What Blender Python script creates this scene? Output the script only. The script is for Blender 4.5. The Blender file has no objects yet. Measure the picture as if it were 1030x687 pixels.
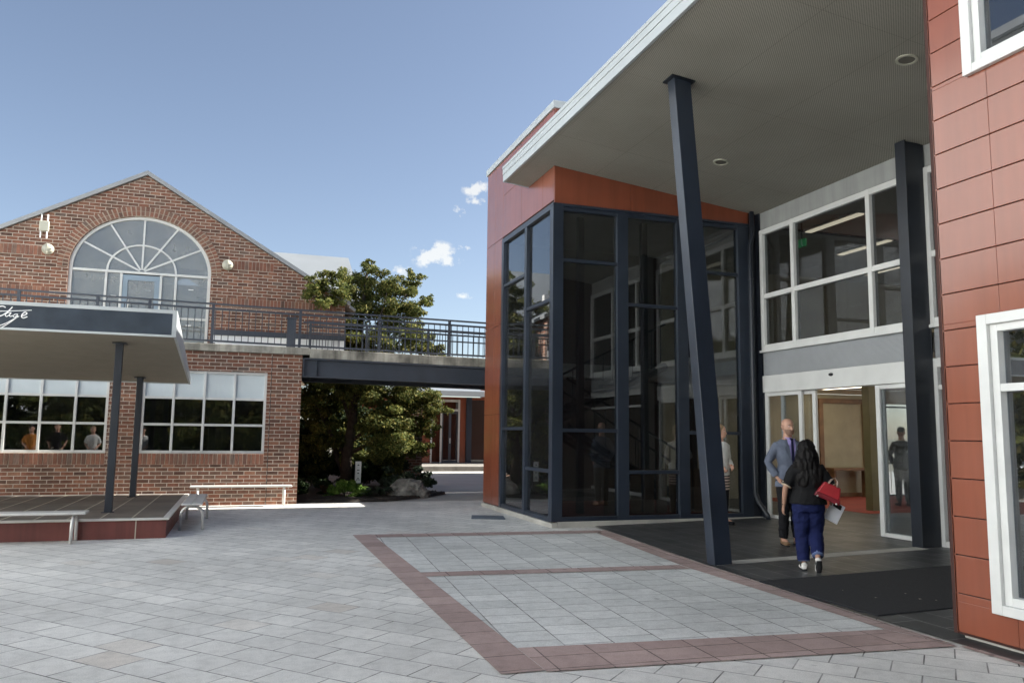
import bpy, bmesh, math, random
from mathutils import Vector, Matrix
random.seed(7)
R = math.radians
S = bpy.context.scene
COL = S.collection

# ------------------------------------------------------------------ camera maths
F_PX, YAW, PITCH, ROLL, CAM_H = 799.74, -0.324060457, 0.115176619, 0.0123522583, 1.6
_cy, _sy = math.cos(YAW), math.sin(YAW)
FW = Vector((-_sy*math.cos(PITCH), _cy*math.cos(PITCH), math.sin(PITCH)))
_r = Vector((_cy, _sy, 0)); _u = _r.cross(FW)
RT = math.cos(ROLL)*_r + math.sin(ROLL)*_u
UP = -math.sin(ROLL)*_r + math.cos(ROLL)*_u
EYE = Vector((0, 0, CAM_H))
def at(x, y, Y):
    """surveyed point: where the sight line through (x, y) meets the vertical plane at depth Y"""
    d = RT*((x-515)/F_PX) - UP*((y-343.5)/F_PX) + FW
    return EYE + d*(Y/d.y)
cd = bpy.data.cameras.new('camera'); cam = bpy.data.objects.new('camera', cd); COL.objects.link(cam)
cam.matrix_world = Matrix(((RT.x, UP.x, -FW.x, 0), (RT.y, UP.y, -FW.y, 0), (RT.z, UP.z, -FW.z, CAM_H), (0, 0, 0, 1)))
cd.sensor_width = 36; cd.lens = F_PX/1030*36; cd.clip_start = .05; cd.clip_end = 3000
S.camera = cam

# ------------------------------------------------------------------ object helpers
def tag(o, label=None, cat=None, group=None, kind=None):
    if label: o['label'] = label
    if cat: o['category'] = cat
    if group: o['group'] = group
    if kind: o['kind'] = kind
    return o
def thing(name, label, cat, loc=(0, 0, 0), rz=0, group=None):
    o = bpy.data.objects.new(name, None); COL.objects.link(o)
    o.location = loc; o.rotation_euler = (0, 0, rz); o.empty_display_size = .2
    return tag(o, label, cat, group)
def link(name, me, mat, parent=None, smooth=False, local=False):
    o = bpy.data.objects.new(name, me); COL.objects.link(o)
    if mat: me.materials.append(mat)
    if smooth:
        me.polygons.foreach_set('use_smooth', [True]*len(me.polygons))
    if parent is not None:
        o.parent = parent
        if not local:
            off = Vector(parent.location) if parent.type == 'EMPTY' else Vector()
            o.matrix_parent_inverse = Matrix.Translation(-off)
    return o
def copy_tree(o, parent=None):
    c = o.copy(); COL.objects.link(c)
    if parent is not None: c.parent = parent
    for ch in list(o.children): copy_tree(ch, c)
    return c

class MB:
    """collects plain geometry for one mesh object"""
    def __init__(s): s.v = []; s.f = []
    def add(s, vs, fs):
        n = len(s.v); s.v += [tuple(p) for p in vs]; s.f += [tuple(i+n for i in f) for f in fs]; return s
    def box(s, x0, x1, y0, y1, z0, z1):
        if x0 > x1: x0, x1 = x1, x0
        if y0 > y1: y0, y1 = y1, y0
        if z0 > z1: z0, z1 = z1, z0
        return s.add([(x0,y0,z0),(x1,y0,z0),(x1,y1,z0),(x0,y1,z0),(x0,y0,z1),(x1,y0,z1),(x1,y1,z1),(x0,y1,z1)],
              [(0,3,2,1),(4,5,6,7),(0,1,5,4),(1,2,6,5),(2,3,7,6),(3,0,4,7)])
    def hexa(s, b, t):
        return s.add(list(b)+list(t), [(0,3,2,1),(4,5,6,7),(0,1,5,4),(1,2,6,5),(2,3,7,6),(3,0,4,7)])
    def prism(s, poly, d):
        """closed polygon (list of 3D points) extruded by vector d"""
        n = len(poly); d = Vector(d); a = [Vector(p) for p in poly]; b = [p+d for p in a]
        return s.add(a+b, [tuple(range(n))[::-1], tuple(range(n, 2*n))]+[(i, (i+1) % n, n+(i+1) % n, n+i) for i in range(n)])
    def sheet(s, poly): return s.add(poly, [tuple(range(len(poly)))])
    def tube(s, pts, rad, seg=8, caps=True, ref=(1, 0, 0)):
        """swept tube; rad is a number, or per point r or (r_side, r_front)"""
        pts = [Vector(p) for p in pts]; n = len(pts); rings = []
        for i, p in enumerate(pts):
            t = (pts[min(i+1, n-1)]-pts[max(i-1, 0)]).normalized()
            rf = Vector(ref)
            if abs(t.dot(rf)) > .95: rf = Vector((0, 1, 0)) if abs(t.y) < .9 else Vector((0, 0, 1))
            a = (rf-t*rf.dot(t)).normalized(); b = t.cross(a)
            r = rad[i] if isinstance(rad, (list, tuple)) else rad
            ra, rb = r if isinstance(r, (list, tuple)) else (r, r)
            rings.append([p+a*(math.cos(2*math.pi*k/seg)*ra)+b*(math.sin(2*math.pi*k/seg)*rb) for k in range(seg)])
        vs = [q for rg in rings for q in rg]; fs = []
        for i in range(n-1):
            for k in range(seg):
                k2 = (k+1) % seg; fs.append((i*seg+k, i*seg+k2, (i+1)*seg+k2, (i+1)*seg+k))
        if caps: fs += [tuple(range(seg))[::-1], tuple((n-1)*seg+k for k in range(seg))]
        return s.add(vs, fs)
    def ball(s, c, rx, ry, rz, seg=12, rg=8):
        c = Vector(c); vs = [c+Vector((0, 0, -rz))]; fs = []
        for i in range(1, rg):
            a = -math.pi/2+math.pi*i/rg
            for k in range(seg):
                b = 2*math.pi*k/seg; vs.append(c+Vector((rx*math.cos(a)*math.cos(b), ry*math.cos(a)*math.sin(b), rz*math.sin(a))))
        vs.append(c+Vector((0, 0, rz))); L = len(vs)-1
        for k in range(seg):
            k2 = (k+1) % seg; fs.append((0, 1+k2, 1+k)); fs.append((L, L-seg+k, L-seg+k2))
            for i in range(rg-2): fs.append((1+i*seg+k, 1+i*seg+k2, 1+(i+1)*seg+k2, 1+(i+1)*seg+k))
        return s.add(vs, fs)
    def mesh(s, name='mesh'):
        me = bpy.data.meshes.new(name); me.from_pydata(s.v, [], s.f); me.update(); return me
    def build(s, name, mat, parent=None, smooth=False, local=False, bevel=0):
        me = s.mesh(name)
        o = link(name, me, mat, parent, smooth, local)
        if bevel:
            m = o.modifiers.new('bevel', 'BEVEL'); m.width = bevel; m.segments = 2; m.limit_method = 'ANGLE'
        return o
class FaceY:
    """boxes laid out on a wall that faces -Y: u = X, v = Z, w = how far out of the wall"""
    def __init__(s, c): s.c = c
    def box(s, mb, u0, u1, v0, v1, w0, w1): return mb.box(u0, u1, s.c-w1, s.c-w0, v0, v1)
class FaceX:
    """the same on a wall that faces -X: u = Y, v = Z"""
    def __init__(s, c): s.c = c
    def box(s, mb, u0, u1, v0, v1, w0, w1): return mb.box(s.c-w1, s.c-w0, u0, u1, v0, v1)

# ------------------------------------------------------------------ materials
def N(t, kind, **kw):
    n = t.nodes.new(kind)
    for k, v in kw.items():
        if k in n.inputs: n.inputs[k].default_value = v
        else: setattr(n, k, v)
    return n
def new_mat(name):
    m = bpy.data.materials.new(name); m.use_nodes = True; t = m.node_tree
    b = t.nodes['Principled BSDF']; return m, t, b
def c4(c): return (c[0], c[1], c[2], 1)
def mixc(t, fac, a, b, mode='MIX'):
    n = t.nodes.new('ShaderNodeMix'); n.data_type = 'RGBA'; n.blend_type = mode
    def put(i, v):
        if isinstance(v, (int, float)): n.inputs[i].default_value = v
        elif isinstance(v, tuple): n.inputs[i].default_value = c4(v)
        else: t.links.new(v, n.inputs[i])
    put(0, fac); put(6, a); put(7, b); return n.outputs[2]
def math_(t, op, a, b=None, c=None):
    n = t.nodes.new('ShaderNodeMath'); n.operation = op
    for i, v in enumerate((a, b, c)):
        if v is None: continue
        if isinstance(v, (int, float)): n.inputs[i].default_value = v
        else: t.links.new(v, n.inputs[i])
    return n.outputs[0]
def ramp(t, fac, stops):
    n = t.nodes.new('ShaderNodeValToRGB'); t.links.new(fac, n.inputs[0])
    e = n.color_ramp.elements
    while len(e) < len(stops): e.new(.5)
    for i, (p, c) in enumerate(stops): e[i].position = p; e[i].color = c4(c) if isinstance(c, tuple) else (c, c, c, 1)
    return n.outputs[0]
def noise(t, vec, scale, detail=4, rough=.55):
    n = N(t, 'ShaderNodeTexNoise'); n.inputs['Scale'].default_value = scale; n.inputs['Detail'].default_value = detail
    n.inputs['Roughness'].default_value = rough
    if vec is not None: t.links.new(vec, n.inputs['Vector'])
    return n.outputs[0]
def wpos(t): return t.nodes.new('ShaderNodeNewGeometry').outputs['Position']
def bump(t, b, h, strength=.3, dist=.01):
    n = N(t, 'ShaderNodeBump'); n.inputs['Strength'].default_value = strength; n.inputs['Distance'].default_value = dist
    t.links.new(h, n.inputs['Height']); t.links.new(n.outputs[0], b.inputs['Normal'])
def streaks(t, low):
    """faint vertical run-off marks"""
    mp = N(t, 'ShaderNodeMapping'); mp.inputs['Scale'].default_value = (5, 5, .35); t.links.new(wpos(t), mp.inputs[0])
    return ramp(t, noise(t, mp.outputs[0], 1.6, 6, .6), [(.32, low), (.6, 1.)])
def plain(name, col, rough=.5, metal=0, var=.12, scale=3., spec=.5, bmp=.05, fine=60, coat=0, coat_ior=1.5, streak=0):
    """painted / solid surface with slight mottling, uneven gloss and fine grain"""
    m, t, b = new_mat(name); p = wpos(t)
    n1 = noise(t, p, scale, 5)
    dark = tuple(x*(1-var) for x in col); lite = tuple(min(1, x*(1+var)) for x in col)
    cc = ramp(t, n1, [(.3, dark), (.7, lite)])
    if streak: cc = mixc(t, 1., cc, streaks(t, 1-streak), 'MULTIPLY')
    t.links.new(cc, b.inputs['Base Color'])
    r = math_(t, 'MULTIPLY_ADD', noise(t, p, scale*2.3, 3), .16, max(.02, rough-.08))
    t.links.new(r, b.inputs['Roughness']); b.inputs['Metallic'].default_value = metal
    b.inputs['Specular IOR Level'].default_value = spec
    if coat: b.inputs['Coat Weight'].default_value = coat; b.inputs['Coat Roughness'].default_value = .16; b.inputs['Coat IOR'].default_value = coat_ior
    if bmp: bump(t, b, noise(t, p, fine, 3), bmp, .004)
    return m
def swizzle(t, a, b_, rot=0, off=(0, 0)):
    """2D vector from two world axes ('x','y','z','h' = x+y along a wall), turned by rot"""
    s = N(t, 'ShaderNodeSeparateXYZ'); t.links.new(wpos(t), s.inputs[0])
    def ax(k):
        return {'x': s.outputs[0], 'y': s.outputs[1], 'z': s.outputs[2]}[k] if k != 'h' else math_(t, 'ADD', s.outputs[0], s.outputs[1])
    cmb = N(t, 'ShaderNodeCombineXYZ'); t.links.new(ax(a), cmb.inputs[0]); t.links.new(ax(b_), cmb.inputs[1])
    mp = N(t, 'ShaderNodeMapping'); mp.inputs['Location'].default_value = (off[0], off[1], 0); mp.inputs['Rotation'].default_value = (0, 0, rot)
    t.links.new(cmb.outputs[0], mp.inputs[0]); return mp.outputs[0]
def bricks(t, vec, w, h, mortar, c1, c2, cm, offset=.5, smooth=.1, bias=0):
    n = N(t, 'ShaderNodeTexBrick'); n.offset = offset; n.squash = 1
    t.links.new(vec, n.inputs['Vector'])
    for k, v in (('Color1', c4(c1)), ('Color2', c4(c2)), ('Mortar', c4(cm)), ('Scale', 1), ('Mortar Size', mortar), ('Mortar Smooth', smooth), ('Bias', bias), ('Brick Width', w), ('Row Height', h)):
        n.inputs[k].default_value = v
    return n
def paver(name, vec_args, w, h, c1, c2, cm, mortar=.006, stain=(.80, 1.08), rough=.8, odd=None, offset=.5, spec=.3):
    m, t, b = new_mat(name); v = swizzle(t, *vec_args); br = bricks(t, v, w, h, mortar, (0, 0, 0), (1, 1, 1), (.5, .5, .5), offset, .25)
    p = wpos(t)
    stops = [(0, c1), (.55, tuple((a+b2)/2 for a, b2 in zip(c1, c2))), (.982 if odd else 1, c2)]
    if odd: stops.append((1, odd))
    col = ramp(t, br.outputs['Color'], stops)
    st = ramp(t, noise(t, p, .55, 7, .65), [(.3, stain[0]), (.62, stain[1])])
    sp = ramp(t, noise(t, p, 9, 6, .7), [(.32, .86), (.55, 1.03)])
    col = mixc(t, 1., col, st, 'MULTIPLY'); col = mixc(t, 1., col, sp, 'MULTIPLY')
    spk = ramp(t, noise(t, p, 110, 2, .6), [(.38, .86), (.6, 1.05)]); col = mixc(t, 1., col, spk, 'MULTIPLY')
    gum = ramp(t, noise(t, p, 5.5, 1, .4), [(.2, .55), (.235, 1.)]); col = mixc(t, .8, col, gum, 'MULTIPLY')
    # joints: dark, of uneven width
    jw = math_(t, 'MULTIPLY', br.outputs['Fac'], ramp(t, noise(t, p, 3.2, 4), [(.3, .35), (.6, 1.)]))
    col = mixc(t, jw, col, cm)
    t.links.new(col, b.inputs['Base Color'])
    t.links.new(math_(t, 'MULTIPLY_ADD', noise(t, p, 2, 4), .25, rough-.12), b.inputs['Roughness'])
    b.inputs['Specular IOR Level'].default_value = spec
    hh = math_(t, 'SUBTRACT', math_(t, 'MULTIPLY', noise(t, p, 45, 4), .25), br.outputs['Fac'])
    hh = math_(t, 'ADD', hh, math_(t, 'MULTIPLY', br.outputs['Color'], .35))
    bump(t, b, hh, .45, .006)
    return m
def brick_mat(name, vec_args=('h', 'z'), w=.235, h=.0805, tint=1.):
    m, t, b = new_mat(name); v = swizzle(t, *(vec_args or ('h', 'z'))); p = wpos(t)
    wob = N(t, 'ShaderNodeVectorMath', operation='MULTIPLY_ADD'); nz = N(t, 'ShaderNodeTexNoise'); nz.inputs['Scale'].default_value = 6
    t.links.new(p, nz.inputs['Vector']); t.links.new(nz.outputs['Color'], wob.inputs[0]); wob.inputs[1].default_value = (.006, .006, 0); t.links.new(v, wob.inputs[2])
    br = bricks(t, wob.outputs[0], w, h, .0085, (0, 0, 0), (1, 1, 1), (.5, .5, .5), .5, .3)
    k = tint
    col = ramp(t, br.outputs['Color'] if vec_args else t.nodes.new('ShaderNodeNewGeometry').outputs['Random Per Island'], [(0, (.10, .056, .042)), (.2, (.19, .087, .059)), (.4, (.23, .098, .062)), (.6, (.15, .088, .064)), (.78, (.18, .08, .054)), (.9, (.27, .13, .082)), (1, (.13, .094, .078))])
    col = mixc(t, 1., col, ramp(t, noise(t, p, 14, 6, .7), [(.3, .8), (.65, 1.28)]), 'MULTIPLY')
    col = mixc(t, 1., col, ramp(t, noise(t, p, .7, 5), [(.3, .8), (.65, 1.08)]), 'MULTIPLY')
    if not vec_args:
        t.links.new(col, b.inputs['Base Color']); b.inputs['Roughness'].default_value = .85; bump(t, b, noise(t, p, 60, 4), .3, .006); return m
    col = mixc(t, 1., col, streaks(t, .78), 'MULTIPLY')
    mort = ramp(t, noise(t, p, 12, 4), [(.3, (.37, .315, .26)), (.7, (.51, .445, .375))])
    col = mixc(t, br.outputs['Fac'], col, mort)
    t.links.new(col, b.inputs['Base Color']); b.inputs['Roughness'].default_value = .85; b.inputs['Specular IOR Level'].default_value = .25
    hh = math_(t, 'SUBTRACT', math_(t, 'MULTIPLY', noise(t, p, 60, 4), .3), br.outputs['Fac']); bump(t, b, hh, .6, .008)
    return m
def glass(name, tint, base=.06, grime_haze=.02, wave=.0):
    """thin window pane: tinted transmission, mirror reflection rising towards grazing"""
    m = bpy.data.materials.new(name); m.use_nodes = True; t = m.node_tree; t.nodes.clear()
    out = N(t, 'ShaderNodeOutputMaterial'); lw = N(t, 'ShaderNodeLayerWeight'); lw.inputs['Blend'].default_value = .5
    f = math_(t, 'MULTIPLY_ADD', math_(t, 'POWER', lw.outputs['Facing'], 4.), 1-base, base)
    tr = N(t, 'ShaderNodeBsdfTransparent'); tr.inputs[0].default_value = c4(tint)
    gl = N(t, 'ShaderNodeBsdfGlossy'); gl.inputs['Roughness'].default_value = .0; gl.inputs['Color'].default_value = (.97, .98, 1, 1)
    if wave:
        bp = N(t, 'ShaderNodeBump'); bp.inputs['Strength'].default_value = wave; bp.inputs['Distance'].default_value = .02
        t.links.new(noise(t, wpos(t), .9, 1), bp.inputs['Height']); t.links.new(bp.outputs[0], gl.inputs['Normal'])
    df = N(t, 'ShaderNodeBsdfDiffuse'); df.inputs[0].default_value = (.45, .45, .42, 1)
    m1 = N(t, 'ShaderNodeMixShader'); t.links.new(f, m1.inputs[0]); t.links.new(tr.outputs[0], m1.inputs[1]); t.links.new(gl.outputs[0], m1.inputs[2])
    m2 = N(t, 'ShaderNodeMixShader'); t.links.new(math_(t, 'MULTIPLY', noise(t, wpos(t), 1.3, 6, .7), grime_haze*2), m2.inputs[0])
    t.links.new(m1.outputs[0], m2.inputs[1]); t.links.new(df.outputs[0], m2.inputs[2])
    t.links.new(m2.outputs[0], out.inputs[0]); return m
def emit(name, col, s):
    m, t, b = new_mat(name); b.inputs['Base Color'].default_value = c4(col)
    b.inputs['Emission Color'].default_value = c4(col); b.inputs['Emission Strength'].default_value = s; return m
def leaf_mat(name, c1, c2, c3, rough=.5):
    m, t, b = new_mat(name); g = N(t, 'ShaderNodeNewGeometry')
    col = ramp(t, g.outputs['Random Per Island'], [(0, c1), (.6, c2), (1, c3)])
    col = mixc(t, 1., col, ramp(t, noise(t, g.outputs['Position'], 1.6, 3), [(.35, .7), (.65, 1.25)]), 'MULTIPLY')
    t.links.new(col, b.inputs['Base Color']); b.inputs['Roughness'].default_value = .65; b.inputs['Specular IOR Level'].default_value = .15
    out = t.nodes['Material Output']; tl = N(t, 'ShaderNodeBsdfTranslucent'); t.links.new(col, tl.inputs[0])
    mx = N(t, 'ShaderNodeMixShader'); mx.inputs[0].default_value = .3
    t.links.new(b.outputs[0], mx.inputs[1]); t.links.new(tl.outputs[0], mx.inputs[2]); t.links.new(mx.outputs[0], out.inputs[0])
    return m

M = {}
M['pave'] = paver('pale_pavers', ('x', 'y', R(47)), .40, .30, (.61, .60, .565), (.71, .695, .65), (.13, .125, .115), odd=(.58, .53, .47))
M['pave_c'] = paver('panel_pavers', ('y', 'x', R(-4)), .30, .40, (.57, .575, .55), (.67, .67, .64), (.12, .115, .105))
M['pink'] = paver('pink_border_pavers', ('x', 'y', R(2.5), (.1, .05)), .40, .30, (.36, .265, .24), (.45, .34, .31), (.07, .055, .05), offset=0)
M['pink_s'] = paver('pink_strip_pavers', ('x', 'y', 0, (-1.2, .1)), 1.0, .36, (.36, .265, .24), (.45, .34, .31), (.07, .055, .05), offset=0)
M['tile'] = paver('slate_floor_tiles', ('y', 'x', 0), .60, .30, (.030, .031, .033), (.055, .056, .059), (.26, .25, .24), mortar=.006, rough=.42, stain=(.75, 1.2), spec=.5)
M['conc'] = plain('concrete', (.40, .385, .35), .85, var=.22, scale=1.6, bmp=.3, spec=.25)
M['path'] = plain('concrete_path', (.37, .365, .345), .85, var=.12, scale=.8, bmp=.25, spec=.25)
M['terr'] = plain('darkened_terrace_concrete', (.19, .18, .16), .9, var=.25)  # darker tone stands in for part shade on the sunlit terrace
M['slab'] = plain('stained_concrete_edge', (.33, .315, .27), .9, streak=.45, var=.55, scale=2.2, bmp=.4, spec=.2)
M['ground'] = plain('distant_ground', (.14, .13, .09), .95, var=.35, scale=.15, bmp=.3)
M['mulch'] = plain('bark_mulch', (.030, .024, .019), .95, var=.6, scale=22, bmp=1., fine=45)
M['brick'] = brick_mat('red_brick'); M['brick_v'] = brick_mat('soldier_brick', None)
M['white'] = plain('white_frame_paint', (.63, .635, .62), .4, var=.06, bmp=.03)
M['cream'] = plain('cream_plastic', (.44, .43, .35), .45, var=.06)
M['wains'] = plain('white_wall_panel', (.80, .81, .82), .6, var=.05)
M['navy'] = plain('navy_steel_paint', (.022, .030, .046), .38, var=.2, scale=1.5, bmp=.04, spec=.5)
M['navyd'] = plain('dark_navy_paint', (.013, .017, .025), .42, var=.2, scale=1.5, bmp=.04)
M['steel'] = plain('charcoal_steel_paint', (.048, .056, .072), .45, var=.15, scale=2, bmp=.05)
M['alu'] = plain('brushed_aluminium', (.60, .59, .56), .42, metal=.35, var=.08, scale=6, bmp=.05)
M['zinc'] = plain('pale_metal_roof', (.19, .207, .22), .5, metal=.1, var=.08, scale=.6)
M['verge'] = plain('grey_metal_verge', (.27, .28, .29), .5, metal=.2, var=.08)
M['fascia'] = plain('pale_metal_fascia', (.40, .43, .44), .45, metal=.05, var=.06, scale=1.2)
M['red'] = plain('orange_red_cladding', (.235, .066, .034), .38, var=.07, scale=.7, bmp=.02, spec=.25, coat=1, coat_ior=1.48, streak=.14)
M['back'] = plain('dark_joint_backing', (.05, .02, .016), .9)
M['louv'] = plain('grey_ribbed_metal', (.44, .455, .47), .5, metal=.1, var=.05)
M['grey'] = plain('grey_sheet_wall', (.33, .34, .33), .6, var=.06, streak=.15)
M['stagered'] = plain('brown_red_paint', (.155, .042, .033), .6, streak=.25, var=.2, scale=1.3, bmp=.12)
M['deck'] = plain('weathered_dark_deck', (.125, .105, .085), .6, var=.3, scale=1.6, bmp=.2)
M['joint'] = plain('pale_deck_joint', (.42, .38, .30), .7)
M['soffit_st'] = plain('beige_canopy_soffit', (.20, .18, .145), .7, var=.06)
M['signb'] = plain('sky_sheen_sign_board', (.045, .055, .072), .14, var=.2, bmp=0, spec=.6)  # blue grey lift puts the sky's reflection into the board colour
M['ink'] = plain('white_lettering', (.8, .8, .8), .5, var=.02, bmp=0)
M['dark'] = plain('black_plastic', (.012, .012, .013), .5)
M['mat'] = plain('black_coir_mat', (.013, .013, .015), .95, var=.45, scale=30, bmp=1., fine=150)
M['rock'] = plain('lichen_boulder', (.19, .18, .16), .9, var=.5, scale=4, bmp=.9, fine=18)
M['bark'] = plain('tree_bark', (.055, .042, .032), .95, var=.45, scale=9, bmp=1., fine=30)
M['wall_in'] = plain('beige_interior_wall', (.45, .41, .31), .7)
M['ceil_in'] = plain('interior_ceiling', (.45, .44, .41), .8)
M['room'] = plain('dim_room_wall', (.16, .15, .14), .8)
M['carpet'] = plain('red_carpet', (.22, .035, .02), .95, bmp=.4)
M['wood'] = plain('varnished_timber', (.16, .085, .04), .45, var=.3, scale=5)
M['olive'] = plain('olive_column_paint', (.13, .115, .055), .5)
M['blind'] = plain('pale_blind', (.56, .62, .64), .6, var=.03)
M['bluedoor'] = plain('light_blue_door', (.24, .31, .38), .45)
M['glass'] = glass('dark_window_glass', (.50, .52, .54), .075, .008, .02)
M['glass_d'] = glass('clear_door_glass', (.80, .82, .83), .06, .01, .02)
M['glass_b'] = glass('tinted_curtain_wall_glass', (.52, .55, .57), .085, .012, .02)
M['glass_c'] = glass('hazed_arch_glass', (.72, .75, .77), .17, .30)  # strong haze paints the pale lit look into the panes
M['blueglass'] = glass('sky_window_glass', (.34, .38, .44), .16, .02)
M['tube'] = emit('ceiling_tube_light', (1., .86, .62), .55)
M['panel'] = emit('lobby_fill_light', (1., .88, .66), 1.5)
M['exit'] = emit('green_exit_panel', (.05, .35, .12), .16)
M['skin'] = plain('skin', (.48, .27, .19), .5, var=.08, scale=12, bmp=.03)
M['skin2'] = plain('tan_skin', (.36, .20, .135), .5, var=.08, scale=12, bmp=.03)
M['hair'] = plain('black_hair', (.006, .005, .005), .62, var=.5, scale=25, bmp=.5, fine=90, spec=.2)
M['blond'] = plain('fair_hair', (.26, .17, .09), .5, var=.35, scale=25, bmp=.5, fine=90)
def cloth(name, c, var=.12, rough=.85): return plain(name, c, rough, var=var, scale=7, bmp=.35, fine=14, spec=.2)
M['tee'] = cloth('black_knit', (.009, .009, .010)); M['pants'] = cloth('royal_blue_trouser', (.009, .014, .062)); M['stripe'] = cloth('cream_stripe', (.55, .45, .33))
M['jacket'] = cloth('blue_grey_jacket', (.125, .145, .195), .18); M['shirt'] = cloth('lilac_shirt', (.36, .31, .62)); M['tie'] = cloth('navy_tie', (.012, .013, .045))
M['trous'] = cloth('black_trouser', (.010, .010, .012)); M['tan'] = plain('tan_leather', (.22, .13, .07), .5); M['wjacket'] = cloth('white_jacket', (.62, .62, .60))
M['redbag'] = plain('red_leather', (.33, .018, .024), .4, var=.12, scale=8); M['bagdk'] = plain('dark_red_leather', (.17, .012, .02), .4)
M['paper'] = plain('white_paper', (.72, .74, .80), .6, var=.03); M['shoew'] = plain('white_shoe', (.62, .60, .57), .5); M['sole'] = plain('dark_sole', (.02, .02, .022), .8)
M['orange'] = cloth('orange_shirt', (.45, .17, .03)); M['khaki'] = cloth('cream_trouser', (.45, .40, .32)); M['maroon'] = cloth('maroon_shirt', (.12, .02, .03))
def skirt_mat():
    m, t, b = new_mat('striped_skirt'); s = N(t, 'ShaderNodeSeparateXYZ'); t.links.new(wpos(t), s.inputs[0])
    f = math_(t, 'GREATER_THAN', math_(t, 'FRACT', math_(t, 'MULTIPLY', s.outputs[2], 20)), .5)
    t.links.new(mixc(t, f, (.02, .018, .018), (.55, .42, .36)), b.inputs['Base Color']); b.inputs['Roughness'].default_value = .85; return m
M['skirt'] = skirt_mat()
def soffit_mat():
    """perforated metal ceiling: rows of small dark holes, sheet joints"""
    m, t, b = new_mat('perforated_soffit'); v = swizzle(t, 'x', 'y', R(45))
    sc = N(t, 'ShaderNodeVectorMath', operation='SCALE'); t.links.new(v, sc.inputs[0]); sc.inputs['Scale'].default_value = 1/.024
    fr = N(t, 'ShaderNodeVectorMath', operation='FRACTION'); t.links.new(sc.outputs[0], fr.inputs[0])
    sb = N(t, 'ShaderNodeVectorMath', operation='SUBTRACT'); t.links.new(fr.outputs[0], sb.inputs[0]); sb.inputs[1].default_value = (.5, .5, 0)
    ln = N(t, 'ShaderNodeVectorMath', operation='LENGTH'); t.links.new(sb.outputs[0], ln.inputs[0])
    hole = math_(t, 'LESS_THAN', ln.outputs['Value'], .3)
    p = wpos(t); base = ramp(t, noise(t, p, .8, 4), [(.3, (.30, .285, .245)), (.7, (.36, .345, .30))])
    col = mixc(t, hole, base, (.12, .113, .098))
    br = bricks(t, swizzle(t, 'x', 'y', 0, (.1, .35)), 1.2, 2.4, .004, (0, 0, 0), (1, 1, 1), (0, 0, 0), 0)
    col = mixc(t, math_(t, 'MULTIPLY', br.outputs['Fac'], .4), col, (.06, .056, .05))
    t.links.new(col, b.inputs['Base Color']); b.inputs['Roughness'].default_value = .65; b.inputs['Specular IOR Level'].default_value = .3
    return m
M['soffit'] = soffit_mat()
M['mortar'] = plain('mortar', (.40, .345, .28), .9)
M['shelf'] = plain('dull_shelving', (.12, .09, .07), .7)

# ------------------------------------------------------------------ the setting: ground sheets
def sheet(name, poly, z, mat, **kw):
    o = MB().sheet([(x, y, z if not callable(z) else z(x)) for x, y in poly]).build(name, mat)
    return tag(o, kw.get('label'), None, None, 'structure')
sheet('ground', [(-900, -900), (900, -900), (900, 900), (-900, 900)], -.012, M['ground'])
sheet('plaza_paving', [(-45, -40), (26, -40), (26, 18.62), (-45, 18.62)], 0, M['pave'])
sheet('centre_paving', [(1.9, 5.6), (5.3, 5.4), (5.25, 8.9), (5.62, 12.45), (1.9, 12.55)], .004, M['pave_c'])
tag(MB().sheet([(x, y, .008) for x, y in [(1.715, 5.25), (2.03, 5.25), (2.01, 12.75), (1.705, 12.75)]]).build('paving_border', M['pink_s']), kind='structure')
bo = MB()
for q in ([(2.013, 12.36), (5.64, 12.1), (5.8, 12.45), (2.012, 12.74)],
          [(2.016, 8.93), (5.215, 8.64), (5.225, 8.92), (2.016, 9.21)],
          [(2.032, 5.22), (5.34, 4.95), (5.2, 5.54), (2.032, 5.84)],
          [(5.2, 5.55), (5.36, 4.96), (5.40, 6.2), (5.56, 9.0), (5.86, 12.44), (5.81, 12.43), (5.56, 12.08), (5.23, 8.8)],
          [(5.345, -6), (5.55, -6), (5.55, 4.9), (5.35, 4.94)]):
    bo.sheet([(x, y, .008) for x, y in q])
tag(bo.build('paving_border', M['pink']), kind='structure')
PZ = lambda x: .012+max(0, x-5.45)*.0215            # porch floor rises gently to the doors
sheet('porch_floor', [(5.40, 4.4), (5.41, 6.2), (5.57, 9.0), (5.87, 12.44), (5.9, 13.1), (9.48, 13.1), (9.48, 4.4)], PZ, M['tile'])
sheet('paving_strip', [(5.62, 8.70), (9.05, 8.76), (9.05, 9.0), (5.62, 8.94)], lambda x: PZ(x)+.004, M['conc'])
sheet('lobby_floor', [(9.48, 5.2), (20, 5.2), (20, 17.0), (9.48, 17.0)], .1, M['tile'])
sheet('footpath', [(3.3, 18.62), (30, 18.62), (30, 60), (3.3, 60)], -.004, M['path'])
sheet('lawn', [(-60, 62), (80, 62), (80, 75), (-60, 75)], -.006, M['ground'])
def bumpy_bed():
    poly = [(1.25, 18.63), (2.6, 18.64), (3.5, 18.78), (4.4, 19.6), (5.15, 20.55), (4.95, 21.4), (4.9, 24), (4.9, 30), (1.25, 30)]
    bm = bmesh.new(); vs = [bm.verts.new((x, y, .01)) for x, y in poly]; f = bm.faces.new(vs)
    bmesh.ops.triangulate(bm, faces=[f]); bmesh.ops.subdivide_edges(bm, edges=bm.edges[:], cuts=14, use_grid_fill=True)
    for v in bm.verts:
        if not v.is_boundary: v.co.z += .03+random.random()*.05
    me = bpy.data.meshes.new('planting_bed'); bm.to_mesh(me); bm.free(); return me
tag(link('planting_bed', bumpy_bed(), M['mulch']), kind='structure')
t = MB(); fx = []
for (x, y) in [(3.35, 18.72), (4.4, 19.6), (5.15, 20.5)]: pass
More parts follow.
